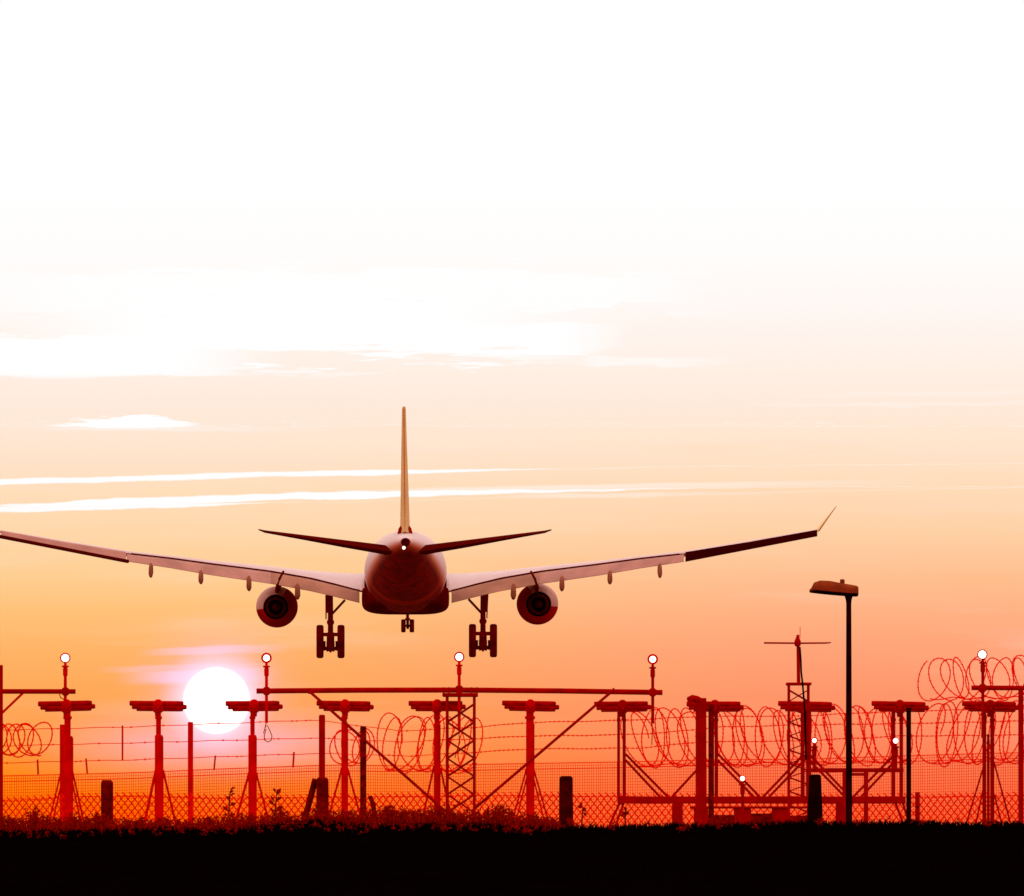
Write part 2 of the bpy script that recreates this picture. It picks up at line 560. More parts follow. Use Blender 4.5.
# two slim posts that stand nearer than the fence
for (px, py, w, mat, lab) in ((322, 715.5, 6.2, 'dkred', 'slim square red post rising right behind the braced concrete post'), (363.2, 727, 6.2, 'concrete_red', 'slim dark post crossed by the gantry diagonal, right of the small razor coil')):
    top = P(px, py, 112)
    gz = ground_z(top.x, 112)
    t = thing('slim_post', (top.x, 112, gz), lab, 'post', 'slim posts between the masts')
    w *= 112 / F
    mb = MB()
    mb.box((top.x, 112, (top.z + gz) / 2), w, w, top.z - gz, 0.008)
    mb.build('shaft', M[mat], t)
    mb = MB()
    mb.box((top.x, 112, top.z + 0.006), w * 0.8, w * 0.8, 0.012)
    mb.build('cap', M[mat], t)

# thick cranked post
KF, DP = 112.0 / F, 112.4
a = P(701, HY, DP - 0.4)
gz = ground_z(a.x, a.y)
t = thing('cranked_post', (a.x, a.y, gz), 'thick dark red concrete fence post with cranked top bent to the left', 'post')
zt = P(701, 698, DP - 0.4).z
mb = MB()
mb.box((a.x, a.y, (zt + gz) / 2), 10.6 * KF, 0.15, zt - gz, 0.012)
mb.build('upright', M['dkred'], t)
mb = MB()
b = P(711.2, 704, DP - 0.3)
mb.box((b.x, b.y, (b.z + gz) / 2), 5.6 * KF, 0.09, b.z - gz, 0.008)
mb.build('strut', M['concrete_red'], t)
mb = MB()
mb.tube([P(702, 702.5, DP - 0.4), P(697, 699.5, DP - 0.45), P(692, 698.2, DP - 0.5), P(689, 699.5, DP - 0.55)], [3.9 * KF, 3.8 * KF, 3.5 * KF, 3.0 * KF], 10)
mb.tube([P(690, 699, DP - 0.55), P(689.5, 707, DP - 0.55)], 2.2 * KF, 8)
mb.build('cranked_arm', M['dkred'], t, smooth=50)


# ------------------------------------------------------------------ razor wire coils
def coil(name, px0, px1, cyt, R, A, pitch, label, d=DF - 0.2, seed=1, lean=0.0, start=0.0, wob_=0.12, wr=0.0125, double=True):
    rnd = random.Random(seed)
    k = d / F
    turns = (px1 - px0) / pitch
    base = P(px0, cyt(px0) + R, d)
    t = thing(name, base, label, 'razor wire', 'razor wire coils along the perimeter fence')
    n = int(turns * 40)
    pts = []
    ph = [rnd.uniform(0, 6.28) for _ in range(6)]
    for i in range(n + 1):
        q = start + i / 40.0 * 2 * math.pi
        tt = i / 40.0
        px = px0 + tt * pitch
        rv = R * (1 + wob_ * math.sin(tt * 2.3 + ph[0]) * 0.5 + wob_ * 0.4 * math.sin(tt * 5.1 + ph[1]))
        av = A * (1 + 1.6 * wob_ * math.sin(tt * 3.7 + ph[2]) + 1.1 * wob_ * math.sin(tt * 1.3 + ph[3]))
        xo = av * math.cos(q + 0.35 * math.sin(tt * 1.9 + ph[4])) + lean * math.sin(q)
        px += pitch * 0.35 * math.sin(tt * 2.9 + ph[5])
        pts.append(P(px + xo, cyt(px) - rv * math.sin(q), d) + Vector((0, R * k * 0.75 * math.cos(q), 0)))
    mb = MB()
    mb.tube(pts, wr, 5)
    if double:
        mb.tube([P(px0 + (px1 - px0) * i / 40.0, cyt(px0 + (px1 - px0) * i / 40.0) + R * 0.96 + 1.2 * math.sin(i * 0.9), d) for i in range(41)], wr, 5)
    acc = 0.0
    for i in range(1, len(pts) - 1):
        acc += (pts[i] - pts[i - 1]).length
        if acc > 0.085:
            acc = 0.0
            tv = (pts[i + 1] - pts[i - 1]).normalized()
            nv_ = tv.cross(Vector((0, 1, 0)))
            if nv_.length < 0.1: continue
            nv_.normalize()
            c = pts[i]
            for s in (-1, 1):
                mb.add([c + tv * 0.016, c - tv * 0.016, c + nv_ * s * 0.030 + tv * 0.016 * s, c + Vector((0, 0.01, 0))], [(0, 1, 2), (0, 2, 3), (1, 3, 2), (0, 3, 1)])
    mb.build('razor_tape', M['wire'], t)
    return t


coil('razor_wire_coil', -60, 42, lambda x: 739.5, 16.0, 11.5, 7.4, 'small tight razor wire coil at the left end of the fence', seed=3, wr=0.014, double=False)
coil('razor_wire_coil', 337, 367, lambda x: 747, 17.2, 11.0, 7.0, 'small bunched razor wire coil behind the slim dark fence post', seed=5, wr=0.0135, double=False)
coil('razor_wire_coil', 385, 474, lambda x: 743 + (x - 385) * 0.02, 27.5, 13.5, 9.0, 'stretched razor wire coil running behind the lattice gantry tower', seed=8, lean=4)
coil('razor_wire_coil', 634, 912, lambda x: 738 - (x - 640) * 0.014, 28.5, 14.0, 8.6, 'long stretched razor wire coil behind the thick cranked post', seed=12, lean=-4)
coil('razor_wire_coil', 930, 1110, lambda x: 733 + math.sin(x * 0.03), 31.0, 14.0, 8.6, 'lower coil of the doubled razor wire beside the lone black post', seed=17, lean=5)
coil('razor_wire_coil', 930, 1110, lambda x: 679 - (x - 928) * 0.012, 20.5, 13.5, 11.0, 'upper razor wire coil standing highest against the sky', seed=23, lean=-2, start=2.0)

# ------------------------------------------------------------------ near chain link fence
DC = 128.0
KC = DC / F
CH_TOP = [(-120, 801), (0, 799), (40, 798), (80, 795), (150, 795), (220, 797), (320, 796), (420, 795), (500, 794), (600, 795), (720, 796), (900, 796), (1024, 794), (1150, 794)]
t = thing('chain_link_fence', (0, DC, ground_z(0, DC)), 'low red chain link fence with diamond mesh running along the grass', 'fence')
mb = MB()
cell = 6.8
half = cell / 2
col_i = 0
px = -115.0
while px < 1140:
    top_py = interp(CH_TOP, px) + 0.5 * math.sin(px * 0.09)
    pts = []
    k = 0
    while True:
        py = top_py + k * 4.3
        sgn = 1 if (k + col_i) % 2 == 0 else -1
        xo = sgn * half * 0.55
        p = P(px + half * 0 + xo * 0.98 + random.uniform(-0.12, 0.12), py, DC + (0.012 if k % 2 else -0.012))
        pts.append(p)
        if p.z < 1.85: break
        k += 1
    if col_i % 2 == 0:
        pts.insert(0, P(px - half * 0.2, top_py - 2.2, DC))
    mb.tube(pts, 0.0165, 4)
    px += half
    col_i += 1
mb.build('chain_link', M['wire'], t)
mb = MB()
mb.tube([P(px, interp(CH_TOP, px) + 1.4, DC - 0.03) for px in range(-115, 1140, 20)], 0.008, 5)
mb.build('line_wire', M['wire'], t)
# slim steel post of that fence at the right, with a bolt hole
a = P(917.5, 792, DC - 0.05)
mb = MB()
gz = ground_z(a.x, a.y)
mb.box((a.x, a.y, (a.z + gz) / 2), 4.6 * KC, 0.08, a.z - gz, 0.004)
po = mb.build('post', M['dkred'], t)
mb = MB()
mb.lathe(P(917.5, 807, DC - 0.075), [(0, 0.02), (-0.03, 0.02)], 12)
mb.build('bolt', M['black'], po)


# ------------------------------------------------------------------ concrete posts standing in the grass
def conc_post(px, py, w0, w1, d, mat, label, brace=None):
    a = P(px, py, d)
    gz = ground_z(a.x, d) - 0.03
    k = d / F
    t = thing('concrete_post', (a.x, d, gz), label, 'post', 'concrete posts along the grass bank')
    h = a.z - gz
    rings = []
    n = 20
    for f_, s_ in ((0, 1), (0.25, 1), (0.5, 1), (0.75, 1), (0.965, 1), (0.985, 0.93), (1.0, 0.72)):
        w = (w1 + (w0 - w1) * f_) * k * s_ / 2
        ring = []
        for j in range(n):
            q = 2 * math.pi * j / n
            c, s = math.cos(q), math.sin(q)
            e = 0.45
            jx = mnoise.noise(Vector((j * 0.9, f_ * 7, px))) * 0.003
            ring.append(Vector((a.x + math.copysign(abs(c) ** e, c) * (w + jx), d + math.copysign(abs(s) ** e, s) * (w + jx), gz + h * f_)))
        rings.append(ring)
    MB().loft(rings).build('shaft', M[mat], t, smooth=35)
    if brace:
        mb = MB()
        A, B = P(brace[0], brace[1], d + 0.02), P(brace[2], brace[3], d + 0.05)
        mb.tube([A, B], brace[4] * k / 2 * 1.15, 6)
        mb.build('brace', M[mat], t)
    return t


conc_post(107, 780, 12.0, 12.6, 56, 'concrete_red', 'square dark red concrete post between the two leftmost antenna masts')
conc_post(322.5, 777.5, 12.0, 13.5, 54, 'concrete_red', 'concrete post with a slanting brace leg on its left side', brace=(315.5, 779, 304, 822, 6.2))
conc_post(566, 776, 13.4, 14.6, 52, 'concrete', 'round-topped black concrete post standing alone mid bank')
conc_post(815, 774.5, 11.5, 17.0, 50, 'black', 'tapered pitch black concrete post near the street lamp')
# broken leaning stub beside the slim post
a, b = P(370, 796, 57), P(378, 822, 57)
t = thing('post_stub', (b.x, b.y, ground_z(b.x, b.y)), 'short leaning post stub beside the slim dark fence post', 'post')
mb = MB()
mb.tube([a, a + (b - a) * 0.3 + Vector((0.006, 0, 0)), b + Vector((0, 0, -0.15))], [0.018, 0.021, 0.022], 7)
mb.build('shaft', M['concrete_red'], t)

# ------------------------------------------------------------------ T shaped antenna masts
DA = 120.0
KA = DA / F


def gz_at(px, d):
    x = (px - CX) * d / F
    return ground_z(x, d)


def antenna_head(t, px, py, rnd, d=DA):
    k = d / F
    mb = MB()
    tl = rnd.uniform(-0.6, 0.6)
    def rod(x0, x1, y, r, dep, pc=0.8):
        A, B = P(px + x0, y - tl, d + dep), P(px + x1, y + tl, d + dep)
        dv = (B - A) / (B - A).length
        mb.tube([A, A + dv * pc * k, A + dv * 3 * k, B - dv * 5 * k, B - dv * pc * k, B],
                [r * k * 0.75, r * k, r * k, r * k, r * k * 0.9, r * k * 0.6], 10)
    rod(-28.5, 25.5, py - 3.6, 2.6, -0.7)
    rod(-26.2, 28.8, py - 0.2, 2.6, -0.2)
    rod(-21.5, 25.0, py + 2.4, 2.0, 0.3)
    mb.build('dipole', M['antenna'], t, smooth=40)
    mb = MB()
    mb.tube([P(px, py + 0.6, d - 0.95), P(px, py + 0.6, d + 0.7)], 0.035, 8)
    mb.build('boom', M['antenna'], t, smooth=40)
    mb = MB()
    prof = [(-0.11, 0.02), (-0.10, 0.055), (-0.06, 0.075), (0.05, 0.08), (0.10, 0.07), (0.12, 0.03)]
    mb.lathe(P(px, py - 3.2, d - 0.85), prof, 18)
    mb.box(P(px, py + 1.2, d - 0.8), 9 * k, 0.12, 8.5 * k, 0.01)
    mb.build('hub_cap', M['dkred' if px > 560 else 'red'], t, smooth=40)  # less lit right-hand masts: dimmer light put in as a darker red
    mb = MB()
    mb.tube([P(px, py + 3, d - 0.5), P(px, py + 9, d - 0.5), P(px, py + 9.5, d - 0.5)], [0.06, 0.052, 0.045], 10)
    mb.build('bracket', M['red' if px < 560 else 'dkred'], t, smooth=40)


GA = 'T-shaped antenna masts standing in a row'


def mast_single(px, label, neck, sleeve, legs, sleeve_top, d=DA, matn='red'):
    rnd = random.Random(int(px))
    k = d / F
    gz = gz_at(px, d)
    t = thing('antenna_mast', ((px - CX) * k, d - 0.5, gz), label, 'antenna mast', GA)
    antenna_head(t, px, 707, rnd, d)
    mb = MB()
    x = (neck[0] - CX) * k
    top = P(neck[0], 711, d - 0.5)
    jo = P(neck[0], sleeve_top + 2, d - 0.5)
    mb.tube([top, P(neck[0], 716, d - .5), P(neck[0], 716.3, d - .5), P(neck[0], 719, d - .5), P(neck[0], 719.3, d - .5), jo],
            [neck[1] * k / 2, neck[1] * k / 2, neck[1] * k / 2 * 1.35, neck[1] * k / 2 * 1.35, neck[1] * k / 2, neck[1] * k / 2], 12)
    mb.build('neck', M[matn], t, smooth=40)
    mb = MB()
    a = P(sleeve[0], sleeve_top, d - 0.5)
    w = sleeve[1] * k / 2
    mb.tube([a, a - Vector((0, 0, 0.02)), Vector((a.x, a.y, gz))], [w * 0.9, w, w], 14)
    # a narrower channel bolted along the sleeve gives it its step
    mb.box((a.x + w * 0.75, a.y - 0.01, (a.z - 0.03 + gz) / 2), w * 0.7, w * 1.1, a.z - 0.03 - gz)
    mb.build('sleeve', M[matn], t, smooth=40)
    for (x0, y0, x1, y1, lw) in legs:
        A, B = P(x0, y0, d - 0.5), P(x1, y1, d - 0.62)
        B2 = A + (B - A) * ((A.z - gz) / (A.z - B.z))
        mb = MB()
        mb.tube([A, B2], lw * k / 2, 7)
        mb.build('leg', M[matn], t)
    return t


mast_single(66.5, 'red T-shaped antenna mast under the white lamp furthest to the left', (67.5, 6.5), (68.6, 8.4),
            [(61, 772, 50, 818, 1.8), (63, 777, 53.5, 818, 1.8), (72, 769, 83, 818, 2.0), (71, 776, 80, 818, 1.8)], 736)
mast_single(158, 'red T-shaped antenna mast just left of the setting sun', (158.5, 5.2), (158.8, 8.2),
            [(156, 770, 145.5, 818, 3.0), (163, 770, 174, 816, 2.4)], 735)
mast_single(254, 'red T-shaped antenna mast with its left arm across the setting sun', (252.5, 4.6), (252.3, 8.2),
            [(250, 770, 236.5, 818, 2.6), (256, 772, 267, 815, 2.2)], 735)
mast_single(345, 'red T-shaped antenna mast just right of the braced concrete post', (344.5, 5.0), (344.5, 6.6),
            [(342, 768, 330, 812, 2.2), (347.5, 768, 359.5, 813, 2.2)], 722)
mast_single(437, 'red T-shaped antenna mast immediately left of the lattice gantry tower', (437, 5.4), (437, 6.6),
            [(434, 766, 423.5, 814, 2.2), (440.5, 768, 447.5, 800, 2.2)], 723)
mast_single(530.5, 'red T-shaped antenna mast crossed low down by the gantry diagonal brace', (530, 7.8), (530, 8.2),
            [(527, 767, 513.5, 817, 1.9), (528.5, 771, 517, 817, 1.7), (534, 770, 547.5, 818, 1.9), (533, 776, 543.5, 818, 1.7)], 722)


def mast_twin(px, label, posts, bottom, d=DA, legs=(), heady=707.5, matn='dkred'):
    rnd = random.Random(int(px))
    k = d / F
    zb = gz_at(px, d) if bottom is None else P(px, bottom, d).z
    t = thing('antenna_mast', ((px - CX) * k, d - 0.5, zb), label, 'antenna mast', GA)
    antenna_head(t, px, heady, rnd, d)
    for (x0, w, y0, mt) in posts:
        mb = MB()
        a = P(x0, y0, d - 0.5)
        mb.tube([a, a - Vector((0, 0, 0.12)), a - Vector((0, 0, 0.125)), a - Vector((0, 0, 0.17)), a - Vector((0, 0, 0.175)), Vector((a.x, a.y, zb))],
                [w * k / 2, w * k / 2, w * k * 0.65, w * k * 0.65, w * k / 2, w * k / 2], 10)
        mb.build('leg', M[mt], t, smooth=40)
    for (x0, y0, x1, y1, lw) in legs:
        A, B = P(x0, y0, d - 0.55), P(x1, y1, d - 0.7)
        B2 = A + (B - A) * ((A.z - zb) / (A.z - B.z))
        mb = MB()
        mb.tube([A, B2], lw * k / 2, 7)
        mb.build('stay', M[matn], t)
    return t


mast_twin(622.5, 'twin-legged T-shaped antenna mast at the left end of the low red frame', [(618.6, 3.0, 711, 'dkred'), (624.2, 3.4, 711, 'dkred')], 797)
mast_twin(715, 'T-shaped antenna mast partly hidden behind the thick cranked post', [(711.5, 3.2, 711, 'dkred'), (716.3, 3.6, 711, 'dkred')], 797)
mast_twin(806.5, 'T-shaped antenna mast standing among the struts of the slim lattice mast', [(802.6, 4.2, 711, 'dkred'), (808.6, 5.4, 711, 'dkred')], 797)
mast_twin(900, 'twin-legged T-shaped antenna mast just left of the lone black post', [(893.3, 4.2, 711, 'dkred'), (901.3, 3.8, 711, 'dkred')], 797)
mast_twin(990.5, 'T-shaped antenna mast on splayed stays below the highest razor wire', [(984.3, 4.0, 711, 'dkred'), (992.3, 4.2, 711, 'dkred'), (988.2, 2.6, 734, 'dkred')], None,
          legs=[(985, 762, 966.5, 823, 1.8), (994, 762, 1010.5, 823, 1.8), (983, 790, 976, 823, 1.8), (994.5, 795, 1001.5, 823, 1.8)])

# low frame that carries four of them
t = thing('steel_trestle', P(760, HY + (CZ - gz_at(760, DA)) / KA, DA - 0.5), 'low dark red steel frame with a long beam and V braces carrying antennas', 'steel frame')
mb = MB()
A, B = P(617.5, 800.3, DA - 0.5), P(905.5, 799.8, DA - 0.5)
mb.box((A + B) / 2, B.x - A.x, 0.12, 7.2 * KA, 0.008)
mb.build('beam', M['dkred'], t)
for (x0, y0, x1, y1) in ((625.5, 754, 669, 798), (625.5, 760, 661, 798), (704, 762, 671, 798), (717, 753, 761, 798), (717, 759.5, 755, 798), (804, 754, 762, 798), (805, 759.5, 768, 798),
                         (809, 754, 851, 798), (809, 760, 846, 798), (895, 754, 852, 798), (895, 761, 860, 798)):
    mb = MB()
    mb.tube([P(x0, y0, DA - 0.42), P(x1, y1, DA - 0.42)], 1.25 * KA, 7)
    mb.build('brace', M['dkred'], t)
for (px, w) in ((677.5, 10.5), (841, 10.0)):
    mb = MB()
    a = P(px, 803.6, DA - 0.5)
    gz = gz_at(px, DA)
    mb.box((a.x, a.y, (a.z + gz) / 2), w * KA, 0.14, a.z - gz, 0.01)
    mb.build('pier', M['dkred'], t)
for (x0, x1) in ((619.5, 610.5), (623.5, 616.5), (895.5, 903), (903, 909)):
    mb = MB()
    A, B = P(x0, 803, DA - 0.5), P(x1, 823, DA - 0.62)
    B = A + (B - A) * ((A.z - gz_at(x0, DA)) / (A.z - B.z))
    mb.tube([A, B], 1.2 * KA, 7)
    mb.build('leg', M['dkred'], t)

# low broken wall seen under the frame: piers, a coping and lower panels between them
a, b = P(690, 806.3, 124), P(822, 806.3, 124)
gz = gz_at(750, 124)
kw = 124.0 / F
t = thing('low_wall', P(756, HY + (CZ - gz) / kw, 124), 'low dark red wall with piers showing beneath the long steel beam', 'wall')
mb = MB()
mb.box(((a.x + b.x) / 2, 124, a.z - 0.02), b.x - a.x, 0.25, 0.04, 0.005)
mb.build('coping', M['dkred'], t)
for p0, p1 in ((694, 708), (734, 751), (772, 790), (814, 822)):
    x0, x1 = P(p0, 0, 124).x, P(p1, 0, 124).x
    mb = MB()
    mb.box(((x0 + x1) / 2, 124, (a.z - 0.041 + gz) / 2), x1 - x0, 0.2, a.z - 0.041 - gz)
    mb.build('pier', M['dkred'], t)
for p0, p1, py in ((708, 734, 815), (751, 772, 813.5), (790, 814, 815.5)):
    x0, x1, z1 = P(p0, 0, 124).x + 0.003, P(p1, 0, 124).x - 0.003, P(0, py, 124).z
    mb = MB()
    mb.box(((x0 + x1) / 2, 124, (z1 + gz) / 2), x1 - x0, 0.12, z1 - gz)
    mb.build('wall_panel', M['concrete_red'], t)


# ------------------------------------------------------------------ approach lights
def lamp(px, py, label, stem_to, ring=5.3, glass=3.9, d=118.8, clamp_y=None, sx=0.0, loop=None):
    k = d / F
    t = thing('approach_light', P(px + sx, stem_to, d), label, 'airfield lamp', 'lit airfield approach lamps')
    c = P(px, py, d)
    mb = MB()
    n = 28
    rings = []
    for (yo, r) in ((-0.03, ring), (0.03, ring * 0.98), (0.09, ring * 0.6), (0.11, ring * 0.2)):
        rings.append([c + Vector((r * k * math.cos(2 * math.pi * j / n), yo, r * k * math.sin(2 * math.pi * j / n))) for j in range(n)])
    front = [[c + Vector((r * k * math.cos(2 * math.pi * j / n), yo, r * k * math.sin(2 * math.pi * j / n))) for j in range(n)] for (yo, r) in ((0.0, glass * 0.95), (-0.03, glass))]
    mb.loft(front + rings)
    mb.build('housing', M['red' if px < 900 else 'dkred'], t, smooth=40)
    mb = MB()
    mb.lathe(c, [(-0.002, glass * k * 0.97), (-0.026, glass * k * 0.93), (-0.042, glass * k * 0.7), (-0.05, glass * k * 0.3), (-0.051, 0.001)], 24)
    mb.build('lens', M['bulb'], t, smooth=60)
    mb = MB()
    x = px + sx * 0.5
    prof = [(py + ring * 0.85, 1.3), (py + ring + 2.2, 1.4), (py + ring + 2.5, 3.6), (py + ring + 4.0, 3.6), (py + ring + 4.3, 1.9), (py + ring + 6, 2.5), (py + ring + 12, 2.4), (py + ring + 13, 1.6), (stem_to, 1.6)]
    if stem_to < py + ring + 16:
        prof = [(py + ring * 0.85, 1.0), (py + ring + 1.4, 1.0), (py + ring + 1.6, 2.2), (py + ring + 2.6, 2.2), (py + ring + 2.8, 1.2), (stem_to, 1.2)]
    mb.tube([P(x, y, d) for y, r in prof], [r * k for y, r in prof], 12)
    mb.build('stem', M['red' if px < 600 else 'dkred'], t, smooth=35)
    if clamp_y:
        mb = MB()
        mb.lathe(P(x, clamp_y, d), [(-0.055, 3.2 * k), (-0.05, 4.3 * k), (0.03, 4.6 * k), (0.05, 3.5 * k)], 12)
        mb.build('clamp', M['dkred'], t, smooth=35)
    if loop:
        mb = MB()
        mb.tube([P(q[0], q[1], d - 0.01) for q in loop], 0.5 * k, 6)
        mb.build('cable', M['dkred'], t)
    return t


lamp(65.3, 658, 'lit white lamp on a stem atop the left gantry arm', 702, 5.2, 3.9, clamp_y=691.5, loop=[(61, 691), (59.5, 694), (60.5, 697.5), (63, 699), (65, 700)])
lamp(266.5, 658, 'lit white lamp at the left end of the long gantry beam', 723, 5.3, 3.3, clamp_y=691,
     loop=[(266.3, 722), (265, 728), (263.5, 733.5), (265, 728), (267, 725), (270, 731), (272, 736), (271, 740.5), (268, 742), (265, 740.5), (264.2, 736), (266, 729)])
lamp(459.2, 657, 'lit white lamp on the gantry beam above the lattice tower', 731, 5.2, 3.7, clamp_y=689.5, loop=[(459.3, 731), (459, 736), (460, 742), (457, 750), (455, 758)])
lamp(652.7, 659.3, 'lit white lamp at the right end of the long gantry beam', 723.5, 5.3, 3.3, clamp_y=692.3, loop=[(652, 723), (652.4, 732), (652, 738), (651.8, 745)])
lamp(982.3, 654.5, 'lit white lamp amid the highest razor wire', 738, 5.0, 4.0, clamp_y=688, sx=1.0)
lamp(742.5, 778.5, 'small lit white lamp in front of the V braces', 823, 3.0, 2.4, d=117.5)
lamp(814.3, 740.5, 'small lit lamp above the tapered black post', 770, 3.3, 2.2, d=118.0)
lamp(895.7, 740.8, 'small lit lamp beside the legs of an antenna mast', 770, 3.2, 2.6, d=118.0)

# low stand that carries two of the small lamps
t = thing('lamp_stand', P(855, HY + (CZ - gz_at(855, 118)) * F / 118, 118), 'dark red trestle of two uprights and a crossbar near the street lamp', 'lamp stand')
k8 = 118.0 / F
mb = MB()
A, B = P(807.5, 770.2, 118.05), P(903.5, 770.2, 118.05)
mb.box((A + B) / 2, B.x - A.x, 0.07, 4.2 * k8, 0.006)
mb.build('crossbar', M['dkred'], t)
for px, w in ((845, 4.6), (866, 4.4)):
    a = P(px, 772, 118.05)
    gz = gz_at(px, 118)
    mb = MB()
    mb.box((a.x, a.y, (a.z + gz) / 2), w * k8, 0.07, a.z - gz, 0.006)
    mb.build('upright', M['dkred'], t)
mb = MB()
A, B = P(842.5, 774.4, 118.05), P(868.5, 774.4, 118.05)
mb.box((A + B) / 2, B.x - A.x, 0.05, 3.0 * k8)
mb.build('gusset', M['dkred'], t)


# ------------------------------------------------------------------ light gantries
def lattice(mb_br, x0, x1, ys_, d, r, style='X'):
    k = d / F
    w = (x1 - x0) * k
    for (ya, yb) in zip(ys_, ys_[1:]):
        for side in range(4):
            zt, zb = P(0, ya, d).z, P(0, yb, d).z
            xa, xb = (x0 - CX) * k, (x1 - CX) * k
            c = [(xa, d - w / 2), (xb, d - w / 2), (xb, d + w / 2), (xa, d + w / 2)]
            p, q = c[side], c[(side + 1) % 4]
            if side % 2 == 1 and style != 'X': continue
            mb_br.tube([(p[0], p[1], zt), (q[0], q[1], zb)], r, 6)
            if style == 'X': mb_br.tube([(q[0], q[1], zt), (p[0], p[1], zb)], r, 6)
    return mb_br


DG = 119.0
KG = DG / F
t = thing('light_gantry', P(460, HY + (CZ - gz_at(460, DG)) / KG, DG), 'red gantry with a lattice tower and one long horizontal beam with two diagonals', 'gantry')
mb = MB()
mb.tube([P(256.5, 691, DG), P(360, 690.2, DG), P(460, 690, DG), P(560, 690.9, DG), P(662.5, 692.5, DG)], 2.75 * KG, 12)
mb.build('beam', M['dkred'], t, smooth=40)
ysl = [704 + 18.1 * i for i in range(8)]
w2 = 27.5 * KG / 2
for sx_ in (447.2, 474.3):
    for sgn in (-1, 1):
        a = P(sx_, 694, DG)
        mb = MB()
        mb.tube([(a.x, DG + sgn * w2, a.z), (a.x, DG + sgn * w2, gz_at(460, DG))], 1.55 * KG, 8)
        mb.build('tower_leg', M['dkred'], t, smooth=40)
mb = MB()
lattice(mb, 447.2, 474.3, ysl, DG, 0.85 * KG)
mb.build('lattice', M['dkred'], t)
mb = MB()
a = P(460.2, 695.0, DG)
mb.box(a, 35.5 * KG, 34 * KG, 3.4 * KG, 0.01)
for bx in (443.5, 449, 471.5, 477):
    mb.tube([P(bx, 694, DG - w2), P(bx, 687.2, DG - w2)], 1.0 * KG, 6)
mb.build('cap_plate', M['dkred'], t)
for (x0, y0, x1, y1) in ((309, 691, 445, 811), (613.5, 690, 474, 809)):
    mb = MB()
    mb.tube([P(x0, y0, DG - 0.05), P(x1, y1, DG - 0.05)], 1.55 * KG, 8)
    mb.tube([P(x0, y0 - 2, DG - 0.05), P(x0, y0 + 3, DG - 0.05)], 1.1 * KG, 6)
    mb.build('brace', M['dkred'], t, smooth=40)

t = thing('light_gantry', P(1.5, HY + (CZ - gz_at(2, DG)) / KG, DG), 'red gantry post with a short arm and brace, cut off by the left edge', 'gantry')
mb = MB()
a, gz = P(0.8, 665, DG), gz_at(2, DG)
mb.box((a.x, a.y, (a.z + gz) / 2), 4.0 * KG, 0.08, a.z - gz, 0.006)
mb.build('post', M['dkred'], t)
mb = MB()
mb.tube([P(-60, 691.3, DG), P(75.5, 691.5, DG)], 2.5 * KG, 12)
mb.build('beam', M['dkred'], t, smooth=40)
mb = MB()
mb.tube([P(24, 692, DG), P(1, 714, DG)], 1.3 * KG, 8)
mb.build('brace', M['red'], t, smooth=40)

t = thing('light_gantry', P(1021, HY + (CZ - gz_at(1021, DG)) / KG, DG), 'red gantry post with an arm below the lamp, at the right edge', 'gantry')
mb = MB()
a, gz = P(1020.8, 690, DG), gz_at(1021, DG)
mb.box((a.x, a.y, (a.z + gz) / 2), 4.8 * KG, 0.09, a.z - gz, 0.006)
mb.build('post', M['dkred'], t)
mb = MB()
mb.tube([P(971.5, 687.8, DG), P(1090, 688.3, DG)], 2.5 * KG, 12)
mb.build('beam', M['dkred'], t, smooth=40)

# ------------------------------------------------------------------ slim lattice mast with a crosswise rod
DM = 116.0
KM = DM / F
t = thing('instrument_mast', P(798, HY + (CZ - gz_at(798, DM)) / KM, DM), 'slim lattice mast with a thin cross rod and whip on top', 'mast')
w2 = 19 * KM / 2
for sx_ in (788.8, 808.3):
    for sgn in (-1, 1):
        a = P(sx_, 684, DM)
        mb = MB()
        mb.tube([(a.x, DM + sgn * w2, a.z), (a.x, DM + sgn * w2, gz_at(798, DM))], 1.15 * KM, 8)
        mb.build('mast_leg', M['dkred'], t, smooth=40)
mb = MB()
lattice(mb, 788.8, 808.3, [690, 701.5], DM, 0.55 * KM)
ym = [701.5 + 6.9 * i for i in range(19)]
for i, (ya, yb) in enumerate(zip(ym, ym[1:])):
    a, b = (788.8, 808.3) if i % 2 else (808.3, 788.8)
    for sgn in (-1, 1):
        A, B = P(a, ya, DM), P(b, yb, DM)
        mb.tube([(A.x, DM + sgn * w2, A.z), (B.x, DM + sgn * w2, B.z)], 0.55 * KM, 6)
mb.build('lattice', M['dkred'], t)
mb = MB()
mb.box(P(798.6, 684, DM), 25 * KM, 24 * KM, 2.6 * KM, 0.006)
mb.build('top_plate', M['dkred'], t)
mb = MB()
mb.tube([P(798.6, 683, DM), P(797.8, 634.8, DM)], [1.9 * KM, 1.5 * KM], 10)
mb.build('tube', M['dkred'], t, smooth=40)
mb = MB()
pr = [(637, 1.6), (639.5, 2.6), (641, 3.3), (645, 3.3), (646.5, 2.0)]
mb.tube([P(797.6, y, DM - 0.02) for y, r in pr], [r * KM for y, r in pr], 12)
mb.build('hub', M['dkred'], t, smooth=40)
mb = MB()
mb.tube([P(764, 642.9, DM - 0.02), P(798, 643.2, DM - 0.02), P(826, 643, DM - 0.02), P(831, 642.6, DM - 0.02)], [0.95 * KM, 0.95 * KM, 0.9 * KM, 0.6 * KM], 8)
mb.build('cross_rod', M['dkred'], t, smooth=40)
mb = MB()
mb.tube([P(800, 638, DM), P(800.1, 627, DM)], 0.4 * KM, 6)
mb.build('whip', M['wire'], t)
mb = MB()
mb.tube([P(799.8, 647, DM - 0.1), P(800.8, 660, DM - 0.12), P(801.2, 672, DM - 0.16), P(802.5, 683, DM - 0.2), P(804, 700, DM - 0.2), P(805, 712, DM - 0.2), P(806, 760, DM - 0.2)], 1.0 * KM, 8)
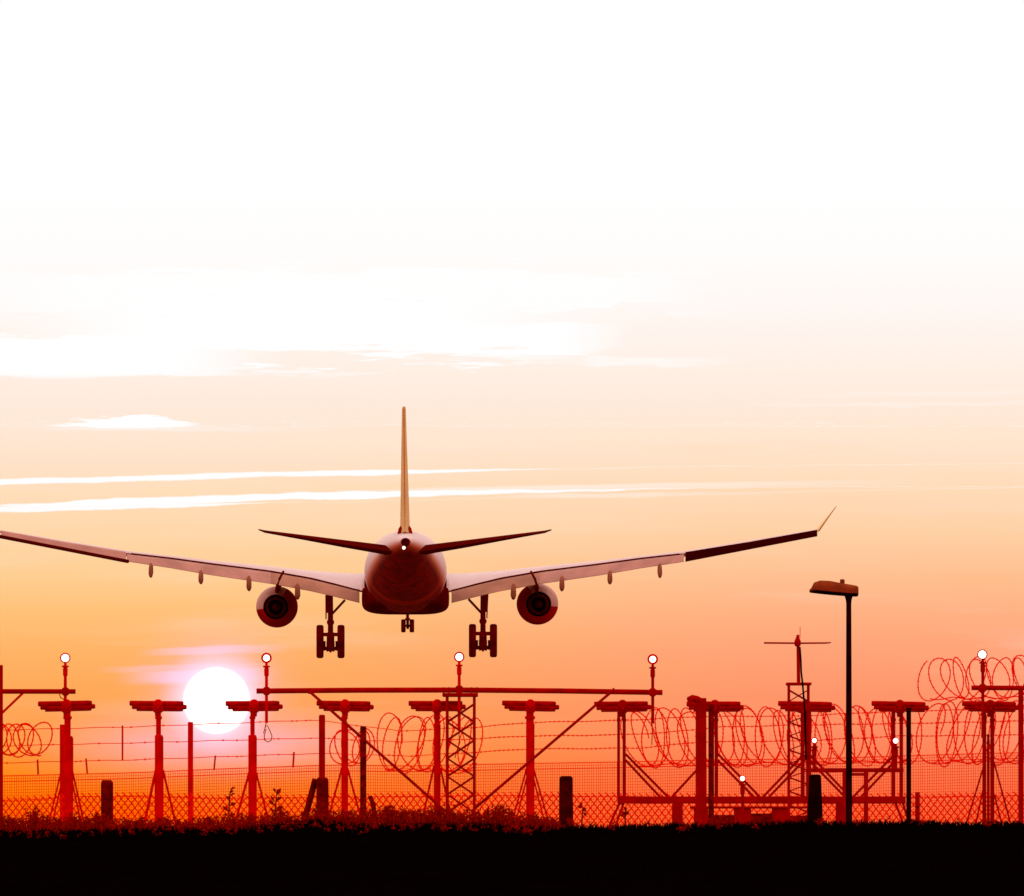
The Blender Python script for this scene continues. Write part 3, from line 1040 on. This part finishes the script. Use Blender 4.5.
mb.build('cable', M['black'], t, smooth=60)

# ------------------------------------------------------------------ street lamp
DS = 104.0
KS = DS / F
gz = gz_at(849, DS)
t = thing('street_lamp', P(849, HY + (CZ - gz) / KS, DS), 'dark street lamp with one long flat head rising over the fences', 'street lamp')
mb = MB()
a = P(848.7, 596, DS)
mb.tube([P(848.6, 592, DS), a, P(848.7, 600, DS), P(848.75, 604, DS), Vector((a.x + 0.004, DS, gz + 1.3)), Vector((a.x + 0.004, DS, gz + 1.28)), Vector((a.x + 0.004, DS, gz))],
        [4.6 * KS, 4.2 * KS, 3.0 * KS, 2.6 * KS, 3.4 * KS, 4.0 * KS, 4.0 * KS], 14)
mb.build('pole', M['black'], t, smooth=40)
# head: lofted along x
secs = [(809.5, 589.5, 592.3, 0.35), (811, 588.3, 592.8, 0.55), (814, 582.5, 593.2, 0.8), (820, 580.4, 593.9, 1.0), (830, 580.8, 594.9, 1.05), (842, 583.2, 595.9, 1.0), (852, 584.8, 596.6, 0.9), (857, 585.8, 596.6, 0.7), (858.3, 587, 595.5, 0.5)]
rings, low = [], []
for (px, y0, y1, wd) in secs:
    ring = []
    ym_ = y1 - min(3.2, (y1 - y0) * 0.4)
    for j in range(14):
        q = math.pi * j / 13
        ring.append(P(px, ym_ - (ym_ - y0) * max(0.0, math.sin(q)) ** 0.7, DS) + Vector((0, -0.15 * wd * math.cos(q), 0)))
    rings.append(ring)
    lo = []
    for j in range(14):
        q = math.pi * j / 13
        lo.append(P(px, ym_ + 0.05 + (y1 - ym_) * max(0.0, math.sin(q)) ** 0.7, DS) + Vector((0, -0.145 * wd * math.cos(q), 0)))
    low.append(lo)
MB().loft(rings).build('lamp_head', M['lamp_head'], t, smooth=40)
MB().loft(low).build('lamp_bowl', M['black'], t, smooth=40)
mb = MB()
pr = [(586, 2.4), (579.8, 2.4), (579.2, 1.6)]
mb.tube([P(842.3, y, DS) for y, r in pr], [r * KS for y, r in pr], 12)
mb.build('photocell', M['lamp_head'], t, smooth=40)

# lone black post
DB = 96.0
a = P(908.7, 708.5, DB)
gz = gz_at(908.7, DB)
t = thing('steel_post', (a.x, DB, gz), 'lone straight black post just right of an antenna mast', 'post')
mb = MB()
mb.box((a.x, DB, (a.z + gz) / 2), 4.6 * DB / F, 0.06, a.z - gz, 0.006)
mb.build('shaft', M['black'], t)
mb = MB()
mb.box((a.x, DB, a.z + 0.004), 5.2 * DB / F, 0.07, 0.014)
mb.build('cap', M['black'], t)

# ------------------------------------------------------------------ airliner
D = 500.0
ACX, ACY = 405.5, 572.0


def A(px, py, y):
    s = (D + y) / F
    return Vector(((px - ACX) * s, y, (ACY - py) * s))


plane = thing('airliner', P(ACX, ACY, D), 'large twin engine airliner with wheels down, landing and seen from behind', 'airplane')
plane.rotation_euler = ((HY - ACY) / F, 0, -(ACX - CX) / F)

# fuselage
secs = [(29.5, 0.05, -0.75, 0.25), (29.0, 0.5, -1.2, 0.8), (27.5, 1.2, -1.9, 1.5), (25, 1.95, -2.45, 2.15), (22, 2.5, -2.72, 2.6), (18, 2.8, -2.82, 2.82), (8, 2.82, -2.82, 2.82),
        (-4, 2.82, -2.82, 2.82), (-11, 2.82, -2.80, 2.82), (-14, 2.82, -2.55, 2.78), (-17, 2.81, -2.12, 2.66), (-20, 2.79, -1.58, 2.42), (-23, 2.75, -0.95, 2.10),
        (-26, 2.68, -0.25, 1.70), (-28.5, 2.58, 0.35, 1.32), (-31, 2.45, 0.95, 0.90), (-32.8, 2.32, 1.4, 0.58), (-33.9, 2.22, 1.66, 0.36)]
NS = 64
rings = []
for (y, zt, zb, hw) in secs:
    zc, hh = (zt + zb) / 2, (zt - zb) / 2
    rings.append([Vector((hw * math.cos(2 * math.pi * j / NS), y, zc + hh * math.sin(2 * math.pi * j / NS))) for j in range(NS)])


def fus_m(i, j):
    q = (2 * math.pi * (j + 0.5) / NS)
    s = math.sin(q)
    lim = -0.62 if i < 8 else interp([(8, -0.6), (12, -0.05), (15, 0.12), (17, 0.1)], i)
    return 1 if s < lim else 0


mb = MB().loft(rings, fus_m)
lm = material('fuselage_paint_shade', (0.80, 0.74, 0.72), 0.6, 0.06, 0.6, spec=0.04)
lt = lm.node_tree
nt = lt                                              # the scalar helpers now write into this material
ltc = lt.nodes.new('ShaderNodeTexCoord')
lsp = lt.nodes.new('ShaderNodeSeparateXYZ')
lt.links.new(ltc.outputs['Object'], lsp.inputs[0])
ly, lz = N(lsp.outputs[1]), N(lsp.outputs[2])
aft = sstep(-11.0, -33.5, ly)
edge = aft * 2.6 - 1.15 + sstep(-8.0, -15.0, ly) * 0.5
below = 1.0 - sstep(-0.40, 0.40, lz - edge)  # shade on the underside painted in as dark red, rising aft
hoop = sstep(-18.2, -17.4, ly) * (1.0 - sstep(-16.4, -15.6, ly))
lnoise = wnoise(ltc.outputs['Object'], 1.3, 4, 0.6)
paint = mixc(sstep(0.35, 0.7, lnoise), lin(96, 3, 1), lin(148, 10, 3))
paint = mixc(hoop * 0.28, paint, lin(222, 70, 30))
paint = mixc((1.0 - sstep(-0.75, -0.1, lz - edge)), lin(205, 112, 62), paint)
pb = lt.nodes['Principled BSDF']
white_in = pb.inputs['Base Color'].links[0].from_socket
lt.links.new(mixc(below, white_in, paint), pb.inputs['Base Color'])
nt = world.node_tree
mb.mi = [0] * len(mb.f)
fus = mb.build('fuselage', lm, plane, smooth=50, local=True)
mb = MB()
mb.lathe((0, -33.95, 1.94), [(0.1, 0.27), (-0.03, 0.29), (-0.10, 0.24), (-0.05, 0.18)], 20)
mb.build('tail_exhaust', M['exhaust'], fus, smooth=40, local=True)
mb = MB()
mb.lathe(A(403.8, 547.8, -34.2), [(0.02, 0.07), (-0.04, 0.11), (-0.09, 0.06), (-0.1, 0.002)], 14)
mb.build('tail_lamp', M['tail_light'], fus, smooth=60, local=True)
# belly fairing
rings = []
for (y, hw, hh, zc) in ((15, 1.6, 0.5, -2.2), (13, 2.5, 1.0, -1.95), (9, 3.0, 1.12, -1.83), (2, 3.03, 1.15, -1.80), (-6, 3.03, 1.15, -1.80), (-9, 2.9, 1.1, -1.75), (-12, 2.3, 0.8, -1.6), (-14, 1.5, 0.3, -1.8)):
    ring = []
    for j in range(40):
        q = 2 * math.pi * j / 40
        c, s = math.cos(q), math.sin(q)
        ring.append(Vector((math.copysign(abs(c) ** 0.5, c) * hw, y, zc + math.copysign(abs(s) ** 0.5, s) * hh)))
    rings.append(ring)
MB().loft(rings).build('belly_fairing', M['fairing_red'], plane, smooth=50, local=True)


for sgn in (1, -1):
    rings = []
    for (y, k) in ((7, 0.05), (5.5, 0.5), (3, 0.85), (0, 1.0), (-3, 0.95), (-5, 0.7), (-6.5, 0.35), (-7.2, 0.05)):
        c = A(ACX + sgn * 40.6, 585.5, 0)
        rings.append([Vector((c.x + sgn * 0.20 * k * math.cos(2 * math.pi * j / 20), y, c.z + (0.35 + 0.47 * k) * math.sin(2 * math.pi * j / 20))) for j in range(20)])
    MB().loft(rings).build('wing_fillet', M['white'], plane, smooth=50, local=True)


def airfoil_ring(le, te, ztop, thick, n=12):
    """closed section: le/te are points; upper bulge reaches ztop"""
    up, lo = [], []
    for i in range(n + 1):
        f_ = 1 - i / n
        p = te + (le - te) * (1 - f_)
        up.append((p, f_))
    ring = []
    mid = max(ztop - (le.z * 0.6 + te.z * 0.4), thick * 0.3)
    for i in range(n + 1):            # te -> le over the top
        g = i / n
        p = te.lerp(le, g)
        h = mid * (math.sin(math.pi * g ** 0.8) ** 0.75 if 0 < g < 1 else 0)
        ring.append(Vector((p.x, p.y, p.z + h)))
    for i in range(1, n):             # le -> te underneath
        g = 1 - i / n
        p = te.lerp(le, g)
        h = (thick - mid) * math.sin(math.pi * g) ** 0.7
        ring.append(Vector((p.x, p.y, p.z - max(h, 0.02))))
    return ring


WSTN = [  # px offset, top, hinge, flap bottom, LE y, hinge y, thickness
    (33.0, 571.5, 592.5, 604.5, 7.8, -3.6, 1.30),
    (49.5, 572.5, 589.5, 602.0, 6.2, -3.7, 1.20),
    (70.0, 572.0, 584.0, 596.5, 4.6, -3.8, 1.10),
    (94.5, 570.5, 578.0, 590.8, 2.9, -3.9, 0.98),
    (134.5, 566.6, 571.0, 583.5, 0.5, -4.4, 0.85),
    (194.5, 560.6, 563.5, 574.8, -3.2, -6.3, 0.62),
    (235.0, 555.9, 558.0, 567.8, -5.6, -7.9, 0.50),
    (278.0, 551.0, 553.2, 561.3, -8.0, -9.6, 0.40),
    (345.0, 540.2, 542.4, 548.3, -10.9, -12.1, 0.30),
    (412.0, 528.8, 530.4, 535.3, -13.6, -14.5, 0.20),
]
for sgn in (1, -1):
    rings = []
    for (u, top, hin, bot, yl, yh, th) in WSTN:
        le = A(ACX + sgn * u, top + th / 0.07 * 0.45, yl)
        te = A(ACX + sgn * u, hin, yh)
        rings.append(airfoil_ring(le, te, A(0, top, yl).z, th))
    if sgn < 0: rings = [list(reversed(r_)) for r_ in rings]
    wing = MB().loft(rings).build('wing', [M['white']], plane, smooth=50, local=True)

    def panel(name, i0, i1, off0, off1, mat, gap, rise=None, thick=0.10):
        rs = []
        for idx in range(i0, i1 + 1):
            u, top, hin, bot, yl, yh, th = WSTN[idx]
            uu = u + (off0 if idx == i0 else 0) + (off1 if idx == i1 else 0)
            hin2 = interp([(s[0], s[2]) for s in WSTN], uu); bot2 = interp([(s[0], s[3]) for s in WSTN], uu); yh2 = interp([(s[0], s[5]) for s in WSTN], uu)
            dz_ = (bot2 - hin2)
            if rise is None:
                h0 = A(ACX + sgn * uu, hin2 + gap, yh2 - 0.10)
                h1 = A(ACX + sgn * uu, bot2, yh2 - 0.10 - dz_ * 0.07 * 1.25)
                up_ = Vector((0, -0.62, 0.78))
            else:
                h0 = A(ACX + sgn * uu, bot2, yh2 - 0.10)
                h1 = A(ACX + sgn * uu, hin2 - 1.0, yh2 - 0.10 - dz_ * 0.07 * 1.6)
                up_ = Vector((0, 0.5, 0.86))
            mid_ = h0.lerp(h1, 0.35)
            rs.append([h0, h0.lerp(h1, 0.12) + up_ * thick * 0.55, mid_ + up_ * thick * 0.5, h1, h1 - Vector((0, 0, 0.035)), mid_ - up_ * thick, h0 - up_ * thick * 0.8])
        if sgn < 0: rs = [list(reversed(r_)) for r_ in rs]
        return MB().loft(rs).build(name, M[mat], plane, smooth=30, local=True)

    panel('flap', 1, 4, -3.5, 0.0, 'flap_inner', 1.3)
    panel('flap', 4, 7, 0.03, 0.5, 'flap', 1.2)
    # dark shroud line where the flaps meet the wing
    mb = MB()
    pts = []
    for u in range(46, 280, 6):
        pts.append(A(ACX + sgn * u, interp([(s[0], s[2]) for s in WSTN], u) + 0.55, interp([(s[0], s[5]) for s in WSTN], u) - 0.05))
    mb.tube(pts, 0.07, 6)
    mb.build('flap_seal', M['seal'], wing, local=True)
    if sgn > 0:
        panel('aileron', 7, 9, 2.0, 0.0, 'tailred', 0.6, rise=True, thick=0.08)  # shaded face of the right aileron put into its colour
    else:
        # drooped aileron; wing's shaded underside painted below as a lip
        ail = panel('aileron', 7, 9, 1.2, -8.0, 'flap', -1.0, thick=0.07)
        mb = MB()
        dark_strip = []
        for u in range(277, 412, 6):
            hz = interp([(s[0], s[3]) for s in WSTN], u)
            dark_strip.append(A(ACX + sgn * u, hz + 0.2, interp([(s[0], s[5]) for s in WSTN], u) - 0.75))
        mb.tube(dark_strip, [0.13] * len(dark_strip), 8)
        mb.build('wing_underside_shade', M['tailred'], wing, local=True)
    # winglet
    b0 = [A(ACX + sgn * 411.5, 530.5, -13.4), A(ACX + sgn * 413, 531.5, -15.4)]
    t0 = [A(ACX + sgn * 430.5, 506.5, -15.6), A(ACX + sgn * 431, 506.0, -16.5)]
    vs = []
    for q_, w_ in ((b0[0], 0.10), (b0[1], 0.07), (t0[1], 0.03), (t0[0], 0.04)):
        vs.append(q_ + Vector((-w_ * sgn, 0, -w_ * 0.4)))
        vs.append(q_ + Vector((w_ * sgn, 0, w_ * 0.4)))
    mb = MB().add(vs, [(0, 2, 4, 6), (7, 5, 3, 1), (0, 1, 3, 2), (2, 3, 5, 4), (4, 5, 7, 6), (6, 7, 1, 0)])
    mb.build('winglet', M['fin'], plane, local=True)
    # flap track fairings
    for (u, y0, y1, w_) in ((108, 583, 600, 3.2), (156.5, 575.5, 591.5, 2.9), (204.5, 570, 584.5, 2.7), (254.5, 563, 578, 2.3)):
        yb = interp([(s[0], s[5]) for s in WSTN], u)
        c = A(ACX + sgn * u, (y0 + y1) / 2, yb - 1.0)
        h = (y1 - y0) * 0.07 / 2
        rs = []
        for (yo, wf, zo) in ((3.0, 0.1, 0.35), (1.8, 0.75, 0.15), (0.3, 1.0, 0.0), (-0.9, 0.9, -0.02), (-1.9, 0.5, -0.08), (-2.5, 0.12, -0.3)):
            ring = []
            for j in range(12):
                q_ = 2 * math.pi * j / 12
                cz = -math.sin(q_)
                ring.append(c + Vector((w_ * 0.07 * wf * math.cos(q_) * (1 if cz > 0 else 0.85), yo, zo * h - cz * h * (0.35 + 0.65 * wf))))
            rs.append(ring)
        MB().loft(rs).build('flap_fairing', M['fairing'], plane, smooth=50, local=True)
    # engine
    ex, ey = (538.0, 604.0) if sgn > 0 else (276.5, 607.0)
    c = A(ex, ey, 0.0)
    mb = MB()

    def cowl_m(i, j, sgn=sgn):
        q_ = 2 * math.pi * (j + 0.5) / 48                # lit upper outboard side stays pale, shadowed rest is painted red
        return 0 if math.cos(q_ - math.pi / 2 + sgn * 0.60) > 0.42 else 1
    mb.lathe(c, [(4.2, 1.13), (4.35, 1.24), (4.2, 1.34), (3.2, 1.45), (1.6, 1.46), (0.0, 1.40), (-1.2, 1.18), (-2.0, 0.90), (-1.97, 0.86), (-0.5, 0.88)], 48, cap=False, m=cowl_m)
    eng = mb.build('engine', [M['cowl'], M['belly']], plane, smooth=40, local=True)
    mb = MB()
    mb.lathe(c, [(3.6, 0.3), (3.4, 1.1), (-0.4, 1.0), (-0.5, 0.80), (-2.1, 0.72), (-2.9, 0.58), (-2.85, 0.52), (-1.5, 0.46), (-1.6, 0.36), (-2.6, 0.3), (-3.5, 0.05)], 36)
    mb.build('exhaust', M['exhaust'], eng, smooth=40, local=True)
    # pylon
    rs = []
    for (px_, py_, y_, w_, ln) in ((ex - 5 * sgn, 571.5, -2.4, 0.12, 2.5), (ex - 2.5 * sgn, 580, -1.6, 0.15, 4.0), (ex - 0.5 * sgn, 592, -1.7, 0.2, 4.4)):
        q0 = A(px_, py_, y_)
        rs.append([q0 + Vector((-w_ * 0.3, -0.3, 0)), q0 + Vector((w_ * 0.3, -0.3, 0)), q0 + Vector((w_, 0.5, 0)), q0 + Vector((w_, ln, 0)), q0 + Vector((-w_, ln, 0)), q0 + Vector((-w_, 0.5, 0))])
    MB().loft(rs).build('pylon', M['belly'], plane, local=True)
    # rear edge of the pylon runs up over the flap gap
    mb = MB()
    mb.tube([A(ex - 7 * sgn, 571.5, -5.3), A(ex - 3 * sgn, 579, -6.1), A(ex - 1 * sgn, 586, -6.3), A(ex - 1 * sgn, 591.5, -3.4)], [0.08, 0.09, 0.11, 0.12], 8)
    mb.build('pylon_fairing', M['seal'], plane, smooth=40, local=True)
    # main landing gear
    gx, gy = (483.0, 0.0) if sgn > 0 else (330.5, 1.0)
    Y0 = -2.2
    mb = MB()
    L = lambda dx_, py_, yo: A(gx + dx_ * sgn, py_ + gy, Y0 + yo)
    pr = [(590, 2.5), (606, 2.7), (606.5, 2.7), (619, 2.7), (619.5, 3.6), (622, 3.8), (624, 2.7), (640, 2.8), (641, 2.0)]
    mb.tube([L(0, y_, 0) for y_, r_ in pr], [r_ * 0.07 for y_, r_ in pr], 14)
    mb.tube([L(0, 633.5, -1.0), L(0, 647.0, 1.0)], 0.28, 10)
    mb.tube([L(-11.5, 633.5, -1.0), L(11.5, 633.5, -1.0)], 0.13, 10)
    mb.tube([L(-11.5, 647.5, 1.0), L(11.5, 647.5, 1.0)], 0.13, 10)
    for dx_ in (-6, -3, 0, 3, 6):
        mb.tube([L(dx_, 640, 0.9), L(dx_, 651.5 - abs(dx_) * 0.3, 0.9)], 0.09, 6)
    gear = mb.build('landing_gear', M['gear'], plane, smooth=40, local=True)
    for dx_ in (-10.5, 10.5):
        for (py_, yo) in ((634.0, -1.0), (647.2, 1.0)):
            mb = MB()
            w_ = 0.25
            mb.lathe(L(dx_, py_, yo), [(-w_, 0.35), (-w_, 0.58), (-w_ * 0.85, 0.67), (-w_ * 0.4, 0.705), (w_ * 0.4, 0.705), (w_ * 0.85, 0.67), (w_, 0.58), (w_, 0.35)], 28, axis='X')
            mb.build('wheel', M['tyre'], gear, smooth=40, local=True)
    mb = MB()
    mb.tube([L(-14.5, 599, 0.1), L(-2, 612.5, 0.0)], 0.09, 8)
    mb.build('side_brace', M['gear'], gear, smooth=40, local=True)
    mb = MB()
    q0, q1 = L(4.6, 594, 0.3), L(4.2, 617, 0.3)
    vs = [q0 + Vector((-0.04, -0.5, 0)), q0 + Vector((0.06, -0.5, 0)), q0 + Vector((0.06, 0.6, 0)), q0 + Vector((-0.04, 0.6, 0)),
          q1 + Vector((-0.06, -0.2, 0)), q1 + Vector((0.02, -0.2, 0)), q1 + Vector((0.02, 0.4, -0.1)), q1 + Vector((-0.06, 0.4, -0.1))]
    mb.add(vs, [(0, 1, 2, 3), (7, 6, 5, 4), (0, 4, 5, 1), (1, 5, 6, 2), (2, 6, 7, 3), (3, 7, 4, 0)])
    mb.tube([L(3.2, 594, -0.1), L(3.0, 612, -0.1)], 0.14, 8)
    mb.build('gear_door', M['gear'], gear, local=True)
    # tailplane
    rs = []
    for (u, top, bot, yl, yt) in ((4, 546.8, 556.0, -24.0, -30.5), (20, 544.6, 554.2, -24.8, -30.8), (60, 539.9, 547.4, -27.4, -31.6), (105, 534.6, 539.2, -30.2, -32.6), (140, 530.5, 533.0, -32.2, -33.3), (146.5, 529.3, 530.4, -32.8, -33.4)):
        l0 = A(ACX - 0.5 + sgn * u, (top + bot) / 2 - 0.5, yl)
        t0_ = A(ACX - 0.5 + sgn * u, bot - (bot - top) * 0.35, yt)
        hh = (bot - top) * 0.0665 / 2
        r_ = []
        for i in range(9):
            g_ = i / 8
            p_ = t0_.lerp(l0, g_)
            r_.append(p_ + Vector((0, 0, hh * math.sin(math.pi * g_) ** 0.6 if 0 < g_ < 1 else 0.015)))
        for i in range(1, 8):
            g_ = 1 - i / 8
            p_ = t0_.lerp(l0, g_)
            r_.append(p_ - Vector((0, 0, hh * math.sin(math.pi * g_) ** 0.6)))
        rs.append(r_)
    if sgn < 0: rs = [list(reversed(r_)) for r_ in rs]
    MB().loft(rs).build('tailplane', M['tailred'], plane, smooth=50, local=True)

# fin and rudder
def fin_ring(py, w, yl, yt, cx):
    l0, t0_ = A(cx, py, yl), A(cx, py, yt)
    hw = w * (D + yt) / F / 2
    r_ = []
    for i in range(11):
        g_ = i / 10
        p_ = t0_.lerp(l0, g_)
        r_.append(p_ + Vector((hw * (0.35 + 0.65 * max(0.0, math.sin(math.pi * min(1, g_ * 1.05))) ** 0.8) if g_ < 0.97 else 0.01, 0, 0)))
    for i in range(1, 11):
        g_ = 1 - i / 10
        p_ = t0_.lerp(l0, g_)
        r_.append(p_ - Vector((hw * (0.35 + 0.65 * max(0.0, math.sin(math.pi * min(1, g_ * 1.05))) ** 0.8) if g_ < 0.97 else 0.01, 0, 0)))
    return r_


fz = [(536, 10.2, -19.5, -28.4, 405.0), (520, 9.4, -21.0, -28.9, 404.9), (490, 7.9, -23.6, -29.9, 404.6), (450, 5.8, -27.0, -31.2, 404.2), (415, 4.2, -30.0, -32.3, 403.9), (409, 3.9, -30.5, -32.5, 403.9), (406.8, 2.4, -31.0, -32.6, 403.9)]
fin = MB().loft([fin_ring(*a_) for a_ in fz]).build('fin', M['fin'], plane, smooth=50, local=True)
rs = []
for (py, w, yl, yt, cx) in fz[:-1]:
    if py == 536: py = 532
    h = w * 0.30 * 0.0655
    a0, a1 = A(cx, py, yt - 0.05), A(cx, py, yt - 1.9)
    rs.append([a0 + Vector((h, 0, 0)), a0 + Vector((-h, 0, 0)), a1 + Vector((-0.035, 0, 0)), a1 + Vector((0.035, 0, 0))])
MB().loft(rs).build('rudder', M['fin'], plane, local=True)
mb = MB()
for s_ in (-1, 1):
    mb.tube([A(405 + s_ * 5.6, 533.2, -28.5), A(405 + s_ * 5.0, 529, -27.8), A(405 + s_ * 4.2, 526, -26.5)], [0.13, 0.10, 0.03], 8)
mb.build('fin_fillet', M['belly'], fin, smooth=40, local=True)

# nose gear
mb = MB()
Y0 = 20.0
mb.tube([A(407.5, 606, Y0), A(407.7, 629, Y0)], [0.13, 0.10], 10)
mb.tube([A(401.5, 625.8, Y0), A(414, 625.8, Y0)], 0.10, 8)
mb.tube([A(407.6, 618, Y0 - .1), A(407.6, 620.5, Y0 - .1)], 0.2, 8)
ng = mb.build('nose_gear', M['gear'], plane, smooth=40, local=True)
for px in (403.4, 411.9):
    mb = MB()
    w_ = 0.17
    mb.lathe(A(px, 625.8, Y0), [(-w_, 0.25), (-w_, 0.40), (-w_ * 0.7, 0.48), (w_ * 0.7, 0.48), (w_, 0.40), (w_, 0.25)], 24, axis='X')
    mb.build('wheel', M['tyre'], ng, smooth=40, local=True)

# ------------------------------------------------------------------ grass and weeds
rnd = random.Random(4)
mb = MB()
for i in range(26000):
    y = rnd.choice((rnd.uniform(40, 50), rnd.uniform(46, 49.5), rnd.uniform(46.5, 52)))
    x = rnd.uniform(-5.2, 5.2)
    z = ground_z(x, y)
    px = CX + x * F / y
    clump = max(0.0, mnoise.noise(Vector((x * 2.2, y * 0.6, 1.7))))
    h = rnd.uniform(0.012, 0.045) + 0.09 * clump * rnd.random() * (1.0 if px < 560 else 0.4)
    a = rnd.uniform(0, math.pi)
    w = rnd.uniform(0.0025, 0.006)
    lx, ly = rnd.uniform(-0.5, 0.5) * h, rnd.uniform(-0.5, 0.5) * h
    c, s = math.cos(a) * w, math.sin(a) * w
    mb.add([(x - c, y - s, z - 0.01), (x + c, y + s, z - 0.01), (x + c * .7 + lx * .4, y + s * .7 + ly * .4, z + h * .6), (x - c * .7 + lx * .4, y - s * .7 + ly * .4, z + h * .6), (x + lx, y + ly, z + h)],
           [(0, 1, 2, 3), (3, 2, 4)])
tag(mb.build('grass', M['grass']), 'short black silhouetted grass along the bank crest', 'grass', kind='stuff')

WT = [(-100, 812), (0, 818), (60, 818), (130, 822), (200, 820), (235, 816), (290, 817), (330, 812), (400, 811), (440, 811), (510, 813), (545, 818), (600, 826), (690, 826), (700, 818), (800, 820), (830, 826), (1024, 828), (1150, 828)]
mb = MB()
for i in range(6400):
    y = rnd.uniform(48.4, 57) if rnd.random() < 0.955 else rnd.uniform(46.6, 48.2)
    px = rnd.uniform(-80, 1100)
    if px > 560 and rnd.random() < 0.86: continue
    x = (px - CX) * y / F
    topy = interp(WT, px) + rnd.uniform(-2, 12) - (16 * max(0, mnoise.noise(Vector((px * 0.045, 2.0, 0)))) + 9 * max(0, mnoise.noise(Vector((px * 0.13, 5.0, 0))))) * (1 if px < 560 else 0.25)
    zt = CZ + (HY - topy) * y / F
    z0 = ground_z(x, y)
    h = max(0.05, zt - z0) if y > 48.3 else rnd.uniform(0.015, 0.04)
    lean = rnd.uniform(-0.25, 0.25) * h * 0.5
    top = Vector((x + lean, y + rnd.uniform(-0.03, 0.03), z0 + h))
    mid = Vector((x + lean * 0.3, y, z0 + h * 0.6))
    mb.tube([(x, y, z0 - 0.01), mid, top], [0.0028, 0.0022, 0.0012], 3)
    for q in range(rnd.randint(4, 9)):
        g = rnd.uniform(0.45, 1.0)
        c = mid.lerp(top, (g - 0.45) / 0.55)
        dr = Vector((rnd.uniform(-1, 1), rnd.uniform(-1, 1), rnd.uniform(-0.6, 0.8))).normalized()
        ln, wd = rnd.uniform(0.015, 0.045), rnd.uniform(0.004, 0.011)
        sd_ = dr.cross(Vector((rnd.uniform(-1, 1), rnd.uniform(-1, 1), rnd.uniform(-1, 1)))).normalized() * wd
        mb.add([c, c + dr * ln * .5 + sd_, c + dr * ln - Vector((0, 0, ln * .2)), c + dr * ln * .5 - sd_], [(0, 1, 2, 3)])
tag(mb.build('weeds', M['weed']), 'dark red tangled weeds along the foot of the chain link fence', 'weeds', kind='stuff')


def weed(stalk, leaves, label, d=58.0):
    base = P(stalk[0][0], stalk[0][1], d)
    gz = ground_z(base.x, d)
    t = thing('weed_plant', (base.x, d, gz), label, 'plant', 'tall dry weeds by the chain link fence')
    pts = [Vector((base.x, d, gz))] + [P(a_, b_, d) for a_, b_ in stalk]
    mb = MB()
    mb.tube(pts, [0.008] + [0.0065 - 0.004 * i / len(stalk) for i in range(len(stalk))], 6)
    mb.build('stalk', M['weed'], t)
    mb = MB()
    for (x0, y0, x1, y1, w) in leaves:
        A_, B_ = P(x0, y0, d), P(x1, y1, d)
        m_ = A_.lerp(B_, 0.5) + Vector((0, -0.01, 0.006))
        n_ = (B_ - A_).cross(Vector((0, 1, 0))).normalized() * w * d / F / 2
        mb.add([A_, m_ + n_, B_, m_ - n_, m_ + Vector((0, 0.006, 0))], [(0, 1, 4), (1, 2, 4), (2, 3, 4), (3, 0, 4)])
    mb.build('leaves', M['weed'], t)


weed([(229, 812), (229.5, 800), (230, 792), (232, 789), (235, 787.5)], [(229.5, 794, 234, 790, 2.5), (230, 796, 235.5, 793, 2.2), (230, 790, 235.5, 787, 2.0), (230, 800, 226, 796, 3), (229.5, 806, 236, 803, 4), (229, 812, 222, 806, 4)],
     'curled dry weed on the fence line below the setting sun')
weed([(275, 815), (276, 800), (277, 792)], [(276, 796, 281, 788, 5), (276, 793, 273, 788, 3), (276, 801, 282, 797, 4), (275, 806, 268, 800, 4), (275, 803, 270, 795, 2.5), (275.5, 812, 283, 806, 5)],
     'leafy dry weed between the third mast and the braced concrete post')
weed([(582, 818), (583, 808), (581, 806)], [(582, 808, 577, 806, 4), (582.5, 808, 586, 812, 5), (582, 806, 580, 803, 4), (583, 812, 587, 817, 3)],
     'small drooping weed just right of the round-topped black post')
weed([(625, 818), (625.5, 812), (625.5, 809)], [(625.5, 816, 622, 811, 4), (625.5, 816, 629, 811, 4), (625.5, 812, 625.5, 806.5, 4), (625, 818, 619, 814, 3)],
     'small pointed weed under the left end of the low frame')
